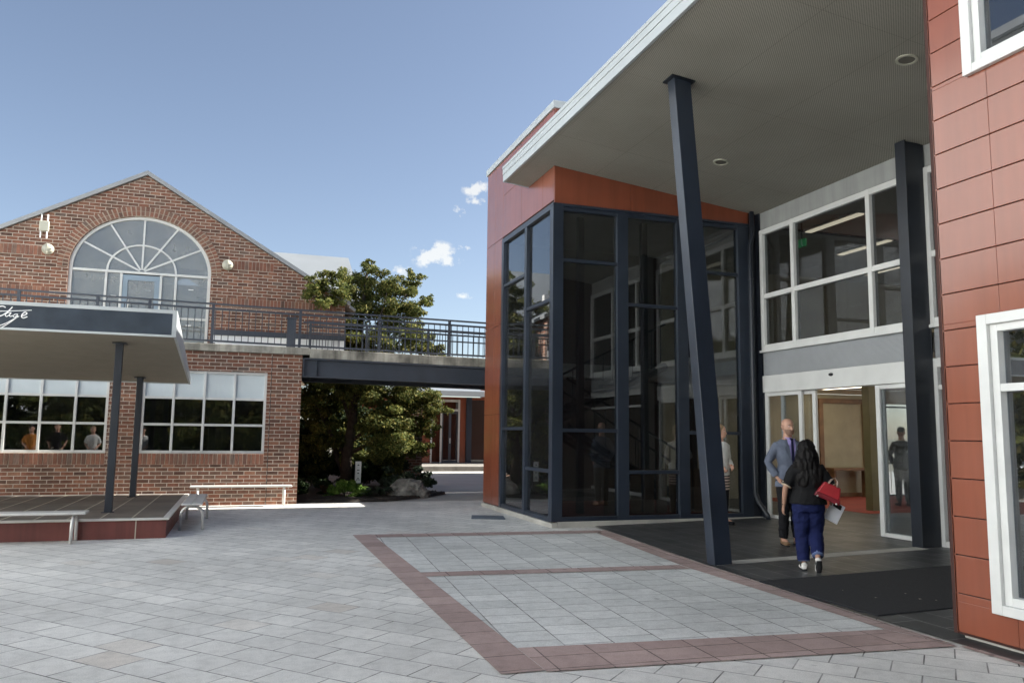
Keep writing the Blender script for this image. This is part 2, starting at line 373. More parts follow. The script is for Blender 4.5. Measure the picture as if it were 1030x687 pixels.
dc = MB(); dc.hexa([(4.15, 14.62, .004), (4.75, 14.4, .004), (4.9, 15.0, .004), (4.32, 15.2, .004)], [(4.15, 14.62, .016), (4.75, 14.4, .016), (4.9, 15.0, .016), (4.32, 15.2, .016)])
tag(dc.build('drain_cover', plain('blue_grey_cover', (.10, .125, .15), .6)), 'blue grey metal drain cover let into paving beside red tower', 'drain cover')
fm = MB(); fm.hexa([(5.48, 5.92, PZ(5.48)+.002), (8.6, 5.92, PZ(8.6)+.002), (8.6, 7.66, PZ(8.6)+.002), (5.48, 7.66, PZ(5.48)+.002)],
                   [(5.49, 5.93, PZ(5.48)+.012), (8.6, 5.93, PZ(8.6)+.012), (8.6, 7.65, PZ(8.6)+.012), (5.49, 7.65, PZ(5.48)+.012)])
tag(fm.build('door_mat', M['mat']), 'large black entrance mat lying on dark porch tiles beside orange wall', 'door mat')
for i, (x, y, s_, z_) in enumerate([(6.0, 6.5, .018, 40), (6.35, 6.3, .022, 10), (6.45, 6.2, .015, 70), (6.42, 6.55, .016, 20), (5.95, 6.9, .012, 5)]):
    m = MB(); m.sheet([(x-s_, y-s_*.5, PZ(x)+.016), (x+s_*.2, y-s_, PZ(x)+.02), (x+s_, y+s_*.3, PZ(x)+.016), (x, y+s_*.8, PZ(x)+.019)])
    tag(m.build('dry_leaf', plain('pale_leaf_scrap', (.35, .30, .24), .8)), 'tiny pale scrap of dry leaf lying on black entrance mat', 'leaf', 'leaf scraps on the mat')

# ------------------------------------------------------------------ brick building with gable
YL, YG = 18.36, 20.6
B = thing('brick_building', 'red brick building with gabled upper storey and big arched window', 'building', (-2.5, 18.36, 0))
w = MB(); fy = FaceY(YL)
# ground floor wall round two window openings
WR = (-2.03, .475, 1.10, 2.865); WL = (-5.15, -2.655, 1.10, 2.865)
w.box(-9, WL[0], YL, YL+.3, -.05, 3.29); w.box(WL[1], WR[0], YL, YL+.3, -.05, 3.29); w.box(WR[1], 1.21, YL, YL+.3, -.05, 3.29)
for W in (WL, WR): w.box(W[0], W[1], YL, YL+.3, -.05, W[2]-.24); w.box(W[0], W[1], YL, YL+.3, W[3], 3.29)
w.box(.91, 1.21, YL+.3, 32, -.05, 3.29); w.box(-9, -8.7, YL+.3, 32, -.05, 3.29)
w.build('wall', M['brick'], B)
for W in (WL, WR):
    so = MB(); n = int((W[1]-W[0])/.0835)
    for i in range(n):
        x = W[0]+(W[1]-W[0])*(i+.5)/n
        so.box(x-.036, x+.036, YL-.004-random.random()*.004, YL+.2, W[2]-.232, W[2]-.012)
    so.build('brick_sill', M['brick_v'], B, bevel=.004)
sj = MB()
for W in (WL, WR): sj.box(W[0], W[1], YL+.004, YL+.3, W[2]-.24, W[2]-.003)
sj.build('sill_mortar', plain('mortar', (.42, .36, .29), .9), B)
ej = MB(); ej.box(.555, .568, YL-.003, YL+.02, 0, 3.25); ej.build('expansion_joint', M['dark'], B)
def grid_window(parent, pl, us, vs, t, w0, w1, mat_f, mat_g, name='window', thick=.045, panes=None, outer=None):
    """frame with mullions at us and transoms at vs (first and last are the outer edges); panes are sub-parts"""
    o = outer or t; fr = MB()
    for i, u in enumerate(us):
        a = o if i in (0, len(us)-1) else t
        lo, hi = (u, u+a) if i == 0 else ((u-a, u) if i == len(us)-1 else (u-a/2, u+a/2))
        pl.box(fr, lo, hi, vs[0], vs[-1], w0, w1)
    for j, v in enumerate(vs):
        a = o if j in (0, len(vs)-1) else t
        lo, hi = (v, v+a) if j == 0 else ((v-a, v) if j == len(vs)-1 else (v-a/2, v+a/2))
        for i in range(len(us)-1):
            a0 = o if i == 0 else t/2; a1 = o if i == len(us)-2 else t/2
            pl.box(fr, us[i]+a0, us[i+1]-a1, lo, hi, w0+.004, w1-.006)
    f = fr.build(name, mat_f, parent, bevel=.004)
    wm = (w0+w1)/2
    for i in range(len(us)-1):
        for j in range(len(vs)-1):
            g = MB(); pl.box(g, us[i]+.012, us[i+1]-.012, vs[j]+.012, vs[j+1]-.012, wm-.003-.001*((i+j) % 2), wm+.003-.001*((i+j) % 2))
            mg = mat_g if panes is None else panes(i, j)
            g.build('pane', mg, f)
    return f
for us in ([-2.03, -1.415, -.805, -.195, .475], [-5.15, -4.52, -3.9, -3.27, -2.655]):
    f = grid_window(B, fy, us, [1.10, 1.705, 2.27, 2.865], .05, -.13, -.03, M['white'], M['glass'], outer=.055, panes=lambda i, j: M['blind'] if j == 2 else M['glass'])
    for i in range(0):
        bl = MB(); fy.box(bl, us[i]+.03, us[i+1]-.03, 2.30, 2.82, -.20, -.19); bl.build('blind', M['blind'], f)
# dim room behind the ground floor windows
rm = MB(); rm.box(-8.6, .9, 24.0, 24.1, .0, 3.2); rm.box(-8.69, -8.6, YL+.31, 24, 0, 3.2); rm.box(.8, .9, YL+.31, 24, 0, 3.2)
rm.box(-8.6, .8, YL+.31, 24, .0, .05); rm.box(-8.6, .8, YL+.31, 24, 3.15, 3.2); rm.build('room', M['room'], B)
for x in (-4.6, -3.4, -1.3, -.2, .3):
    sh = MB(); sh.box(x-.45, x+.45, 22.6, 23.0, .05, 1.9)
    for k in range(5): sh.box(x-.43+random.random()*.1, x+.3, 22.5, 22.6, .3+k*.36, .5+k*.36)
    sh.build('bookcase', M['shelf'], B)
# walkway slab on top of the ground floor
sl = MB(); sl.box(-9, 1.36, YL-.05, 32, 3.295, 3.455); sl.build('walkway_slab', M['slab'], B, bevel=.01)
# gable wall
AX, AZ, AR, AV = -2.465, 5.345, 1.56, .86
apz, pitch = 7.70, .587; GL, GR = -7.3, 2.37
zg = lambda x: apz-(pitch if x > AX else .545)*abs(x-AX)
gw = MB()
def strip(x0, x1, za, zb):
    gw.hexa([(x0, YG, za), (x1, YG, zb), (x1, YG+.3, zb), (x0, YG+.3, za)], [(x0, YG, zg(x0)), (x1, YG, zg(x1)), (x1, YG+.3, zg(x1)), (x0, YG+.3, zg(x0))])
strip(GL, AX-AR, 3.455, 3.455); strip(AX+AR, GR, 3.455, 3.455)
ap = [(AX-AR*math.cos(math.pi*k/40), AZ+AV*AR*math.sin(math.pi*k/40)) for k in range(41)]
for (xa, za), (xb, zb) in zip(ap, ap[1:]): strip(xa, xb, za, zb)
gw.build('gable_wall', M['brick'], B)
gs = MB(); gs.box(GR-.3, GR, YG+.3, 34, 3.46, zg(GR)-.02); gs.build('wall', M['brick'], B); gs = MB(); gs.box(GL, GL+.3, YG+.3, 34, 3.46, zg(GL)-.02); gs.build('wall', M['brick'], B)
ab = MB(); na = 52
for i in range(na):
    a = math.pi*(i+.5)/na; c, s = math.cos(a), math.sin(a)
    for k in range(2):
        r0 = AR+.012+k*.118; r1 = r0+.106; hw = .034+(.004*k); jit = random.random()*.004
        q = [(AX+r*c-d*s, AZ+AV*AR*s+(r-AR)*s+d*c*AV) for r, d in ((r0, -hw), (r1, -hw*1.05), (r1, hw*1.05), (r0, hw))]
        ab.hexa([(x, YG-.016-jit, z) for x, z in q], [(x, YG+.1, z) for x, z in q])
ab.build('brick_arch', M['brick_v'], B)
am = MB(); pts = [(AX+r*math.cos(a), AZ+(AV*AR+r-AR)*math.sin(a)) for r in (AR+.003, AR+.24) for a in [math.pi*k/48 for k in range(49)]]
am.add([(x, YG-.008, z) for x, z in pts]+[(x, YG+.02, z) for x, z in pts], [(i, i+1, 50+i, 49+i) for i in range(48)]+[(98+i, 98+49+i, 98+50+i, 98+i+1) for i in range(48)]+[(49+i, 50+i, 98+50+i, 98+49+i) for i in range(48)])
am.build('arch_mortar', plain('arch_mortar', (.40, .34, .27), .9), B)
for zb, xs in ((4.62, [(GL, AX-AR-.3), (AX+AR+.3, GR-.02)]), (5.56, [(GL+.3, AX-AR-.26), (AX+AR+.26, 1.3)])):
    for a, b_ in xs:
        n = int((b_-a)/.086); sb = MB(); e_ = [a+.086*(i+.5) for i in range(n) if zb+.25 < zg(a+.086*(i+.5))-.1]
        mb_ = MB(); mb_.box(min(e_)-.043, max(e_)+.043, YG-.004, YG+.03, zb-.005, zb+.22); mb_.build('course_mortar', M['mortar'], B)
        for i in range(n):
            x = a+.086*(i+.5)
            if zb+.25 < zg(x)-.1: sb.box(x-.038, x+.038, YG-.008-random.random()*.005, YG+.05, zb, zb+.215)
        sb.build('soldier_course', M['brick_v'], B)
vg = MB()
for s in (-1, 1):
    xe = GR+.12 if s > 0 else GL-.12
    a, b_ = (AX, apz+.0), (xe, zg(xe)+.0)
    q = [(a[0], a[1]+.015), (b_[0], b_[1]+.015), (b_[0], b_[1]+.12), (a[0], a[1]+.12)]
    vg.prism([(x, YG-.07, z) for x, z in q], (0, .34, 0))
vg.build('verge_capping', M['verge'], B)
rf = MB()
for s in (-1, 1):
    xe = GR+.3 if s > 0 else GL-.3
    q = [(AX, apz+.03), (xe, zg(xe)+.03), (xe, zg(xe)+.11), (AX, apz+.11)]
    rf.prism([(x, YG+.27, z) for x, z in q], (0, 13.6, 0))
rf.build('roof', M['zinc'], B)
# second roof wing behind
r2 = MB(); r2.prism([(-1.5, 25.5, 5.6), (-1.5, 30, 8.12), (-1.5, 34.5, 5.6)], (5.0, 0, 0)); r2.build('roof', M['zinc'], B)
rb = MB()
for i in range(16): rb.box(-1.4+i*.4, -1.38+i*.4, 29.9, 30.0, 8.08, 8.13)
# arched window
aw = MB(); fyg = FaceY(YG)
def arc_bar(mb, r0, r1, y0, y1, cx=AX, cz=AZ, n=36):
    for k in range(n):
        a, b_ = math.pi*k/n, math.pi*(k+1)/n
        q = [(cx+r*math.cos(g), cz+AV*r*math.sin(g)) for r, g in ((r0, a), (r1, a), (r1, b_), (r0, b_))]
        mb.hexa([(x, y0, z) for x, z in q], [(x, y1, z) for x, z in q])
arc_bar(aw, AR-.075, AR-.002, YG+.06, YG+.15); arc_bar(aw, .735, .775, YG+.075, YG+.13)
for k in range(1, 6):
    a = math.pi*k/6; c, s = math.cos(a), math.sin(a); hw = .02
    q = [(AX+r*c-d*s, AZ+AV*r*s+d*c) for r, d in ((.06, -hw), (AR-.07, -hw), (AR-.07, hw), (.06, hw))]
    aw.hexa([(x, YG+.082, z) for x, z in q], [(x, YG+.126, z) for x, z in q])
fyg.box(aw, AX-AR+.002, AX-AR+.075, 3.46, AZ, -.15, -.06); fyg.box(aw, AX+AR-.075, AX+AR-.002, 3.46, AZ, -.15, -.06)
fyg.box(aw, AX-AR+.08, AX+AR-.08, AZ-.055, AZ+.0, -.148, -.058)
for x in (-3.23, -2.9, -2.03, -1.70): fyg.box(aw, x-.025, x+.025, 3.46, AZ-.06, -.146, -.062)
for x0, x1 in ((-4.0, -3.26), (-1.67, -.98)): fyg.box(aw, x0, x1, 4.24, 4.29, -.14, -.068)
AW = aw.build('arched_window', M['white'], B)
g = MB(); gp = [(AX+(AR-.05)*math.cos(a), AZ+AV*(AR-.05)*math.sin(a)) for a in [math.pi*k/40 for k in range(41)]]
g.prism([(x, YG+.104, z) for x, z in gp], (0, .006, 0)); g.build('pane', M['glass_c'], AW)
for x0, x1 in ((-4.0, -3.26), (-3.2, -2.93), (-2.0, -1.73), (-1.67, -.98)):
    g = MB(); fyg.box(g, x0, x1, 3.47, AZ-.06, -.11, -.104); g.build('pane', M['glass_c'], AW)
bd = MB()
for a in ((-2.87, -2.76, 3.47, 5.26), (-2.17, -2.06, 3.47, 5.26), (-2.76, -2.17, 5.13, 5.26), (-2.76, -2.17, 3.47, 3.7), (-2.76, -2.17, 4.35, 4.45)): fyg.box(bd, *a, -.125, -.075)
BD = bd.build('door', M['bluedoor'], B)
g = MB(); fyg.box(g, -2.76, -2.17, 3.6, 5.14, -.104, -.098); g.build('pane', M['glass_c'], BD)
hd = MB().tube([(-2.72, YG+.06, 4.25), (-2.72, YG+.03, 4.3), (-2.72, YG+.03, 4.6), (-2.72, YG+.06, 4.65)], .012, 6); hd.build('handle', M['alu'], BD)
for x, z in ((-3.05, 4.72), (-2.3, 4.9), (-1.35, 4.98), (-1.36, 4.1)):
    st = MB(); fyg.box(st, x-.06, x+.06, z, z+.022, -.1035, -.1015); st.build('door_sticker', M['ink'], AW)
# room behind the arch
ur = MB(); ur.box(-6.9, 1.9, 26, 26.1, 3.46, 6); ur.box(-6.9, -6.8, YG+.32, 26, 3.46, 5.2); ur.box(1.8, 1.9, YG+.32, 26, 3.46, 5.2)
ur.prism([(-6.9, YG+.32, 5.15), (AX, YG+.32, 7.6), (AX, YG+.32, 7.65), (-6.9, YG+.32, 5.2)], (0, 5.7, 0)); ur.prism([(AX, YG+.32, 7.6), (1.9, YG+.32, 5.15), (1.9, YG+.32, 5.2), (AX, YG+.32, 7.65)], (0, 5.7, 0))
ur.build('room', plain('pale_room', (.42, .43, .43), .8), B)
bm_ = MB(); bm_.box(-6, 1.7, 22.6, 22.8, 5.62, 5.86); bm_.build('beam', plain('pale_beam', (.6, .6, .58), .7), B)
# wainscot to the right of the arch
wn = MB(); fyg.box(wn, -.80, GR, 3.46, 3.90, .003, .03); wn.build('wall_panel', M['wains'], B)
wb = MB(); fyg.box(wb, -.82, GR, 3.90, 4.03, .003, .055); wb.build('panel_capping', M['steel'], B)

# things on the gable
def wall_lamp(px, py, label):
    p = at(px, py, YG)
    t = thing('wall_lamp', label, 'lamp', (p.x, YG, p.z), 0, 'round lamps on the brick gable')
    m = MB(); m.tube([(p.x, YG-.001, p.z), (p.x, YG-.06, p.z)], .128, 24); m.build('lamp_base', M['cream'], t, bevel=.01)
    d = MB(); d.ball((p.x, YG-.06, p.z), .116, .075, .116, 24, 12); d.build('diffuser', plain('ribbed_lamp_glass', (.40, .39, .32), .35), t, smooth=True)
    rb = MB(); rb.box(p.x-.008, p.x+.008, YG-.142, YG-.05, p.z-.116, p.z+.116)
    for dz in (-.075, 0, .075): rb.box(p.x+.01, p.x+.095, YG-.135+abs(dz)*.3, YG-.06, p.z+dz*.8-.006, p.z+dz*.8+.006)
    rb.build('guard', M['cream'], t); return t
wall_lamp(48.5, 251, 'round cream bulkhead lamp below the white antenna box on brick gable')
wall_lamp(229, 267, 'round cream bulkhead lamp right of the arched window on brick gable')
p = at(45, 228, YG)
t = thing('antenna_box', 'small white aerial box with four rods on brick gable', 'antenna', (p.x, YG, p.z))
m = MB(); m.box(p.x-.10, p.x+.10, YG-.09, YG-.002, p.z-.12, p.z+.12); m.build('housing', M['cream'], t, bevel=.015)
for dx in (-.065, .065):
    for s in (-1, 1): MB().tube([(p.x+dx, YG-.05, p.z+s*.12), (p.x+dx, YG-.05, p.z+s*.28)], .016, 8).build('rod', M['ink'], t)

# ------------------------------------------------------------------ footbridge and railings
def shear(z, x): return z-.0125*(x-1.2)
def sbox(mb, x0, x1, y0, y1, z0, z1):
    return mb.hexa([(x0, y0, shear(z0, x0)), (x1, y0, shear(z0, x1)), (x1, y1, shear(z0, x1)), (x0, y1, shear(z0, x0))],
                   [(x0, y0, shear(z1, x0)), (x1, y0, shear(z1, x1)), (x1, y1, shear(z1, x1)), (x0, y1, shear(z1, x0))])
BR = thing('footbridge', 'steel footbridge with concrete deck linking brick building to red tower', 'footbridge', (3.2, 19.3, 2.8))
m = MB(); sbox(m, 1.365, 6.6, 18.30, 20.4, 3.23, 3.44); m.build('deck', M['slab'], BR, bevel=.01)
for y in (18.36, 20.1):
    m = MB(); sbox(m, 1.225, 6.6, y, y+.02, 2.83, 3.22); sbox(m, 1.225, 6.6, y-.07, y+.13, 2.80, 2.828); sbox(m, 1.225, 6.6, y-.07, y+.13, 3.195, 3.226)
    sbox(m, 1.225, 1.25, y-.07, y+.13, 2.83, 3.195); sbox(m, 1.52, 1.53, y-.06, y, 2.83, 3.195); m.build('beam', M['steel'], BR)
m = MB(); sbox(m, 1.23, 6.6, 18.5, 20.05, 3.15, 3.19); m.build('deck_tray', M['navyd'], BR)
def railing(label, x0, x1, y, posts, mid_gap, wide_mid, zb=3.45, ztop=.885):
    t = thing('balcony_railing', label, 'railing', (x0, y, zb), 0, 'railings along the walkway')
    m = MB()
    xs = [x0, 1.2, x1] if x0 < 1.2 < x1 else [x0, x1]
    for a, b_ in zip(xs, xs[1:]): sbox(m, a, b_, y-.03, y+.03, zb+ztop-.035, zb+ztop)
    m.build('handrail', M['steel'], t)
    m = MB()
    for a, b_ in zip(xs, xs[1:]):
        sbox(m, a, b_, y-.022, y+.022, zb+ztop-.145, zb+ztop-.105); sbox(m, a, b_, y-.02, y+.02, zb+.035, zb+.075)
        if a >= wide_mid: sbox(m, a, b_, y-.018, y+.018, zb+ztop-.31, zb+ztop-.275)
    m.build('rail', M['steel'], t)
    for px in posts:
        h = MB(); sbox(h, px-.03, px+.03, y-.026, y+.026, zb-.02, zb+ztop-.036); sbox(h, px-.07, px+.07, y-.05, y+.05, zb+.001, zb+.012)
        h.build('post', M['steel'], t)
    n = int((x1-x0)/mid_gap)
    for i in range(n):
        x = x0+mid_gap*(i+.5)
        if min(abs(x-q) for q in posts) < .05: continue
        b_ = MB(); sbox(b_, x-.008, x+.008, y-.008, y+.008, zb+.076, zb+ztop-.146); b_.build('baluster', M['steel'], t)
    return t
railing('charcoal steel railing along front edge of brick walkway and footbridge', -6.2, 6.4, 18.42, [-5.7, -4.45, -3.0, -2.0, -.72, 1.13, 2.92, 4.6, 6.2], .14, 1.19)
railing('charcoal steel railing along far side of footbridge', 1.45, 6.4, 20.28, [1.5, 2.9, 4.5, 6.2], .14, 1.19)
t = thing('gate_post', 'dark square post with capping where walkway meets footbridge', 'post', (1.0, 19.9, 3.46))
m = MB(); m.box(.92, 1.12, 19.8, 20.0, 3.46, 4.30); m.build('post', M['steel'], t); MB().box(.89, 1.15, 19.77, 20.03, 4.301, 4.33).build('cap', M['steel'], t)

# ------------------------------------------------------------------ stage platform, shelter, benches
P_ = thing('stage_platform', 'low brown red stage platform with dark boarded deck', 'stage', (-4, 15.4, 0))
m = MB(); m.box(-8.5, -1.0, 13.06, 17.78, -.02, .262); m.build('base', M['stagered'], P_)
m = MB(); m.box(-8.52, -.975, 13.03, 17.80, .265, .285); m.build('joint_bed', M['joint'], P_)
m = MB(); x = -1.06
while x > -8.4:
    m.box(x-.405, x, 13.085, 17.74, .287, .297); x -= .425
m.build('deck', M['deck'], P_)
m = MB(); x = -1.06-.415
while x > -8.4:
    m.box(x-.011, x+.011, 13.085, 17.74, .286, .3); x -= .425
m.build('deck_joint', M['joint'], P_)
m = MB(); m.box(-8.53, -.965, 13.02, 13.075, .27, .3005); m.box(-1.05, -.965, 13.08, 17.81, .27, .3005); m.box(-8.53, -1.06, 17.75, 17.81, .27, .3005); m.build('edge_trim', M['alu'], P_)
m = MB(); m.box(-1.42, -1.405, 13.052, 13.0605, .0, .262); m.build('panel_joint', M['joint'], P_)
ST = thing('stage_shelter', 'sloping stage canopy on dark posts with black name board', 'canopy', (-4, 15.4, .3))
zs = lambda y: 3.045-(y-13.4)*(.50/4.2)
m = MB(); X0, X1 = -7.8, -1.085
m.prism([(X0, 13.42, zs(13.42)), (X0, 17.6, zs(17.6)), (X0, 17.6, zs(17.6)+.03), (X0, 13.42, zs(13.42)+.03)], (X1-X0, 0, 0)); m.build('soffit', M['soffit_st'], ST)
m = MB(); m.prism([(X0, 13.42, 3.40), (X0, 17.6, zs(17.6)+.034), (X0, 17.6, zs(17.6)+.075), (X0, 13.42, 3.44)], (X1-X0, 0, 0)); m.build('roof', M['zinc'], ST)
m = MB(); m.prism([(X1+.002, 13.36, zs(13.36)-.02), (X1+.002, 17.63, zs(17.63)-.02), (X1+.002, 17.63, zs(17.63)+.08), (X1+.002, 13.36, 3.45)], (.035, 0, 0))
m.box(X0, X1, 13.36, 13.40, 3.395, 3.45); m.box(X0, X1, 13.36, 13.40, zs(13.4)-.02, zs(13.4)+.012); m.box(X0, X1, 17.601, 17.63, zs(17.6)-.02, zs(17.6)+.08); m.box(X1-.028, X1, 13.36, 13.40, zs(13.4)+.013, 3.394)
m.build('edge_trim', M['fascia'], ST)
m = MB(); m.box(X0, X1-.03, 13.375, 13.399, zs(13.4)+.013, 3.394); SG = m.build('sign_board', M['signb'], ST)
def stroke(mb, pts, r, n=5):
    # smooth the hand-written stroke (Catmull-Rom), flat ribbon just proud of the board
    P = [Vector((x, 0, z)) for x, z in pts]; out = []
    for i in range(len(P)-1):
        p0, p1, p2, p3 = P[max(i-1, 0)], P[i], P[i+1], P[min(i+2, len(P)-1)]
        for k in range(n):
            u = k/n; out.append(.5*((2*p1)+(p2-p0)*u+(2*p0-5*p1+4*p2-p3)*u*u+(3*p1-p0-3*p2+p3)*u**3))
    out.append(P[-1]); stroke.k = getattr(stroke, 'k', 0)
    for a, b_ in zip(out, out[1:]):
        stroke.k += 1; yf = 13.3735-.00006*stroke.k
        d = (b_-a)
        if d.length < 1e-5: continue
        nrm = Vector((-d.z, 0, d.x)).normalized()*r; e = d.normalized()*r*.4; a2, b2 = a-e, b_+e
        mb.hexa([(q.x, yf, q.z) for q in (a2-nrm, b2-nrm, b2+nrm, a2+nrm)], [(q.x, 13.3745, q.z) for q in (a2-nrm, b2-nrm, b2+nrm, a2+nrm)])
def sg(cx, cy): p = at(cx/13.73, 295+cy/13.73, 13.37); return (p.x, p.z)
lt = MB()
for pts, r in (([(170, 190), (110, 250), (45, 295), (-10, 315), (-30, 300)], .009), ([(-120, 250), (45, 246), (300, 240), (435, 234)], .006),
               ([(150, 268), (105, 268), (72, 300), (90, 320), (125, 300), (152, 268), (130, 305), (145, 320), (172, 308)], .007),
               ([(245, 288), (205, 292), (180, 318), (205, 330), (240, 300), (235, 325), (190, 365), (110, 420), (0, 482), (-60, 500), (-70, 470), (80, 415), (200, 350), (262, 318)], .006),
               ([(295, 312), (345, 300), (372, 278), (345, 262), (308, 290), (298, 325), (325, 342), (375, 325)], .008),
               ([(75, 195), (30, 178), (-40, 200), (-110, 260), (-90, 290), (-30, 300), (-70, 360), (-160, 380), (-200, 340)], .009)):
    stroke(lt, [sg(*q) for q in pts], r*.85)
lt.build('lettering', M['ink'], SG)
for y, x in ((14.04, -1.925), (17.1, -1.94), (14.04, -6.6), (17.1, -6.6)):
    m = MB(); m.box(x-.055, x+.055, y-.05, y+.05, .3, zs(y)-.002); m.box(x-.09, x+.09, y-.085, y+.085, .3, .309); m.box(x-.1, x+.1, y-.1, y+.1, zs(y)-.02, zs(y)-.004)
    m.build('post', M['navyd'], ST, bevel=.004)
def bench(label, loc, rz, L=2.05):
    t = thing('bench', label, 'bench', loc, rz, 'metal benches on the plaza')
    m = MB()
    for k in range(2): m.box(-L/2, L/2, -.155+k*.158, -.003+k*.158, .395, .432)
    m.build('seat', M['alu'], t, local=True, bevel=.012)
    for x in (-L/2+.16, L/2-.16):
        pts = []
        for k in range(11):
            a = math.pi*k/10; pts.append((x, -.165*math.cos(a)*(1 if .0 < k < 10 else 1), .24+.14*math.sin(a)))
        pts = [(x, -.175, 0)]+pts+[(x, .175, 0)]
        MB().tube(pts, .024, 10).build('leg', M['alu'], t, smooth=True, local=True)
    return t
bench('pale metal bench along the front of the brown red stage', (-3.05, 12.84, 0), 0)
bench('weathered grey metal bench standing at the side of the stage', (-.70, 14.86, 0), R(90))
bench('long cream metal bench under windows against brick wall', (.055, 18.02, .01), 0)

# ------------------------------------------------------------------ entrance building
E_ = thing('entrance_building', 'modern entrance building with red cladding, glazed stair tower and wide canopy', 'building', (9.4, 10, 0))
XT, YF, XF, XW = 5.12, 12.95, 9.40, 5.556
zc = lambda x: 6.419-.1137*(x-5.07)          # canopy soffit height
def panels(mb, pl, us, vs, gap=.008, w0=0, w1=.02, skip=None):
    for i in range(len(us)-1):
        for j in range(len(vs)-1):
            if skip and skip(i, j): continue
            pl.box(mb, us[i]+gap/2, us[i+1]-gap/2, vs[j]+gap/2, vs[j+1]-gap/2, w0, w1)
# --- stair tower: red cladding on left face and band over the glass
ft = FaceX(XT+.02); fr_ = FaceY(YF+.02)
m = MB()
panels(m, ft, [15.95, 16.5, 17.13], [.10, 2.0, 3.9, 5.78, 7.5]); panels(m, ft, [12.975, 13.55, 14.75, 15.95], [5.78, 6.7, 7.5])
panels(m, fr_, [XT+.0, 6.65, 7.9, 9.2], [5.70, 6.6, 7.5]); panels(m, fr_, [9.2, 11, 13], [6.2, 7.5])
m.build('cladding', M['red'], E_, bevel=.003)
m = MB(); m.box(XT+.022, XT+.1, 15.9, 17.13, .06, 7.5); m.box(XT+.022, XT+.1, 12.99, 15.9, 5.75, 7.5); m.box(XT+.1, 13, YF+.022, YF+.1, 5.72, 7.5)
m.box(XT+.022, 13, 17.05, 17.13, .06, 2.7); m.box(XT+.022, 13, 17.05, 17.13, 3.6, 7.5); m.box(6.7, 13, 17.05, 17.13, 2.7, 3.6); m.box(12.9, 13, 13.05, 17.05, 6.0, 7.5); m.box(XT+.1, 12.9, 13.05, 17.05, 7.3, 7.48)
m.build('wall', M['back'], E_)
m = MB(); m.box(XT-.03, 13.03, YF-.02, YF+.18, 7.505, 7.64); m.box(XT-.03, XT+.17, YF+.181, 17.17, 7.505, 7.64); m.box(XT+.171, 13.03, 17.0, 17.17, 7.505, 7.64); m.box(12.85, 13.03, YF+.181, 16.99, 7.505, 7.64); m.build('parapet_capping', M['fascia'], E_)
m = MB(); m.box(XT-.03, XT+.08, YF-.04, 17.16, -.05, .085); m.box(XT+.081, 9.42, YF-.04, YF+.1, -.05, .105); m.build('plinth', M['conc'], E_, bevel=.01)
# --- curtain wall
fx_, fyf = FaceX(XT), FaceY(YF)
cw = MB()
cw.box(XT-.03, XT+.17, YF-.03, YF+.13, .106, 5.70)                     # corner post
for a, b_ in ((14.36, 14.48), (15.82, 15.95)): fx_.box(cw, a, b_, .09, 5.74, -.12, .02)
fx_.box(cw, 13.081, 15.819, .09, .17, -.1, .012); fx_.box(cw, 13.081, 15.819, 5.63, 5.735, -.1, .024)
for z in (1.70, 4.70): fx_.box(cw, 14.481, 15.819, z-.03, z+.03, -.09, .008)
for z in (.955, 3.99): fx_.box(cw, 13.081, 14.359, z-.03, z+.03, -.09, .008)
for a, b_ in ((6.36, 6.58), (7.60, 7.82), (8.94, 9.18)): fyf.box(cw, a, b_, .106, 5.67, -.13, .02)
for a, b_ in ((5.291, 6.359), (6.581, 7.599), (7.821, 8.939)):
    fyf.box(cw, a, b_, .106, .18, -.1, .012); fyf.box(cw, a, b_, 5.60, 5.668, -.1, .012)
fyf.box(cw, XT-.035, 9.2, 5.672, 5.725, -.1, .032)
for (a, b_), zs_ in (((5.291, 6.359), (4.70, 1.67)), ((6.581, 7.599), (3.97, .94)), ((7.821, 8.939), (4.70, 1.655))):
    for z in zs_: fyf.box(cw, a, b_, z-.03, z+.03, -.09, .008)
CW = cw.build('curtain_wall', M['navy'], E_, bevel=.005)
for a, b_, zz in ((14.48, 15.82, (.17, 1.67, 4.67, 5.63)), (13.08, 14.36, (.17, .925, 3.96, 5.63))):
    zz2 = [(zz[0], zz[1]), (zz[1]+.06, zz[2]), (zz[2]+.06, zz[3])]
    for z0, z1 in zz2:
        g = MB(); fx_.box(g, a-.01, b_+.01, z0-.01, z1+.01, -.05, -.042); g.build('pane', M['glass_b'], CW)
for a, b_, zz in ((5.29, 6.36, (.18, 1.64, 4.67, 5.60)), (6.58, 7.60, (.18, .91, 3.94, 5.60)), (7.82, 8.94, (.18, 1.625, 4.67, 5.60))):
    for z0, z1 in [(zz[0], zz[1]), (zz[1]+.06, zz[2]), (zz[2]+.06, zz[3])]:
        g = MB(); fyf.box(g, a-.01, b_+.01, z0-.01, z1+.01, -.05, -.042); g.build('pane', M['glass_b'], CW)
m = MB(); m.box(9.181, 9.40, YF+.03, YF+.1, .0, 5.95); m.box(XF-.03, XF+.12, 12.845, 12.975, 0, 5.95); m.build('corner_panel', M['navyd'], E_)
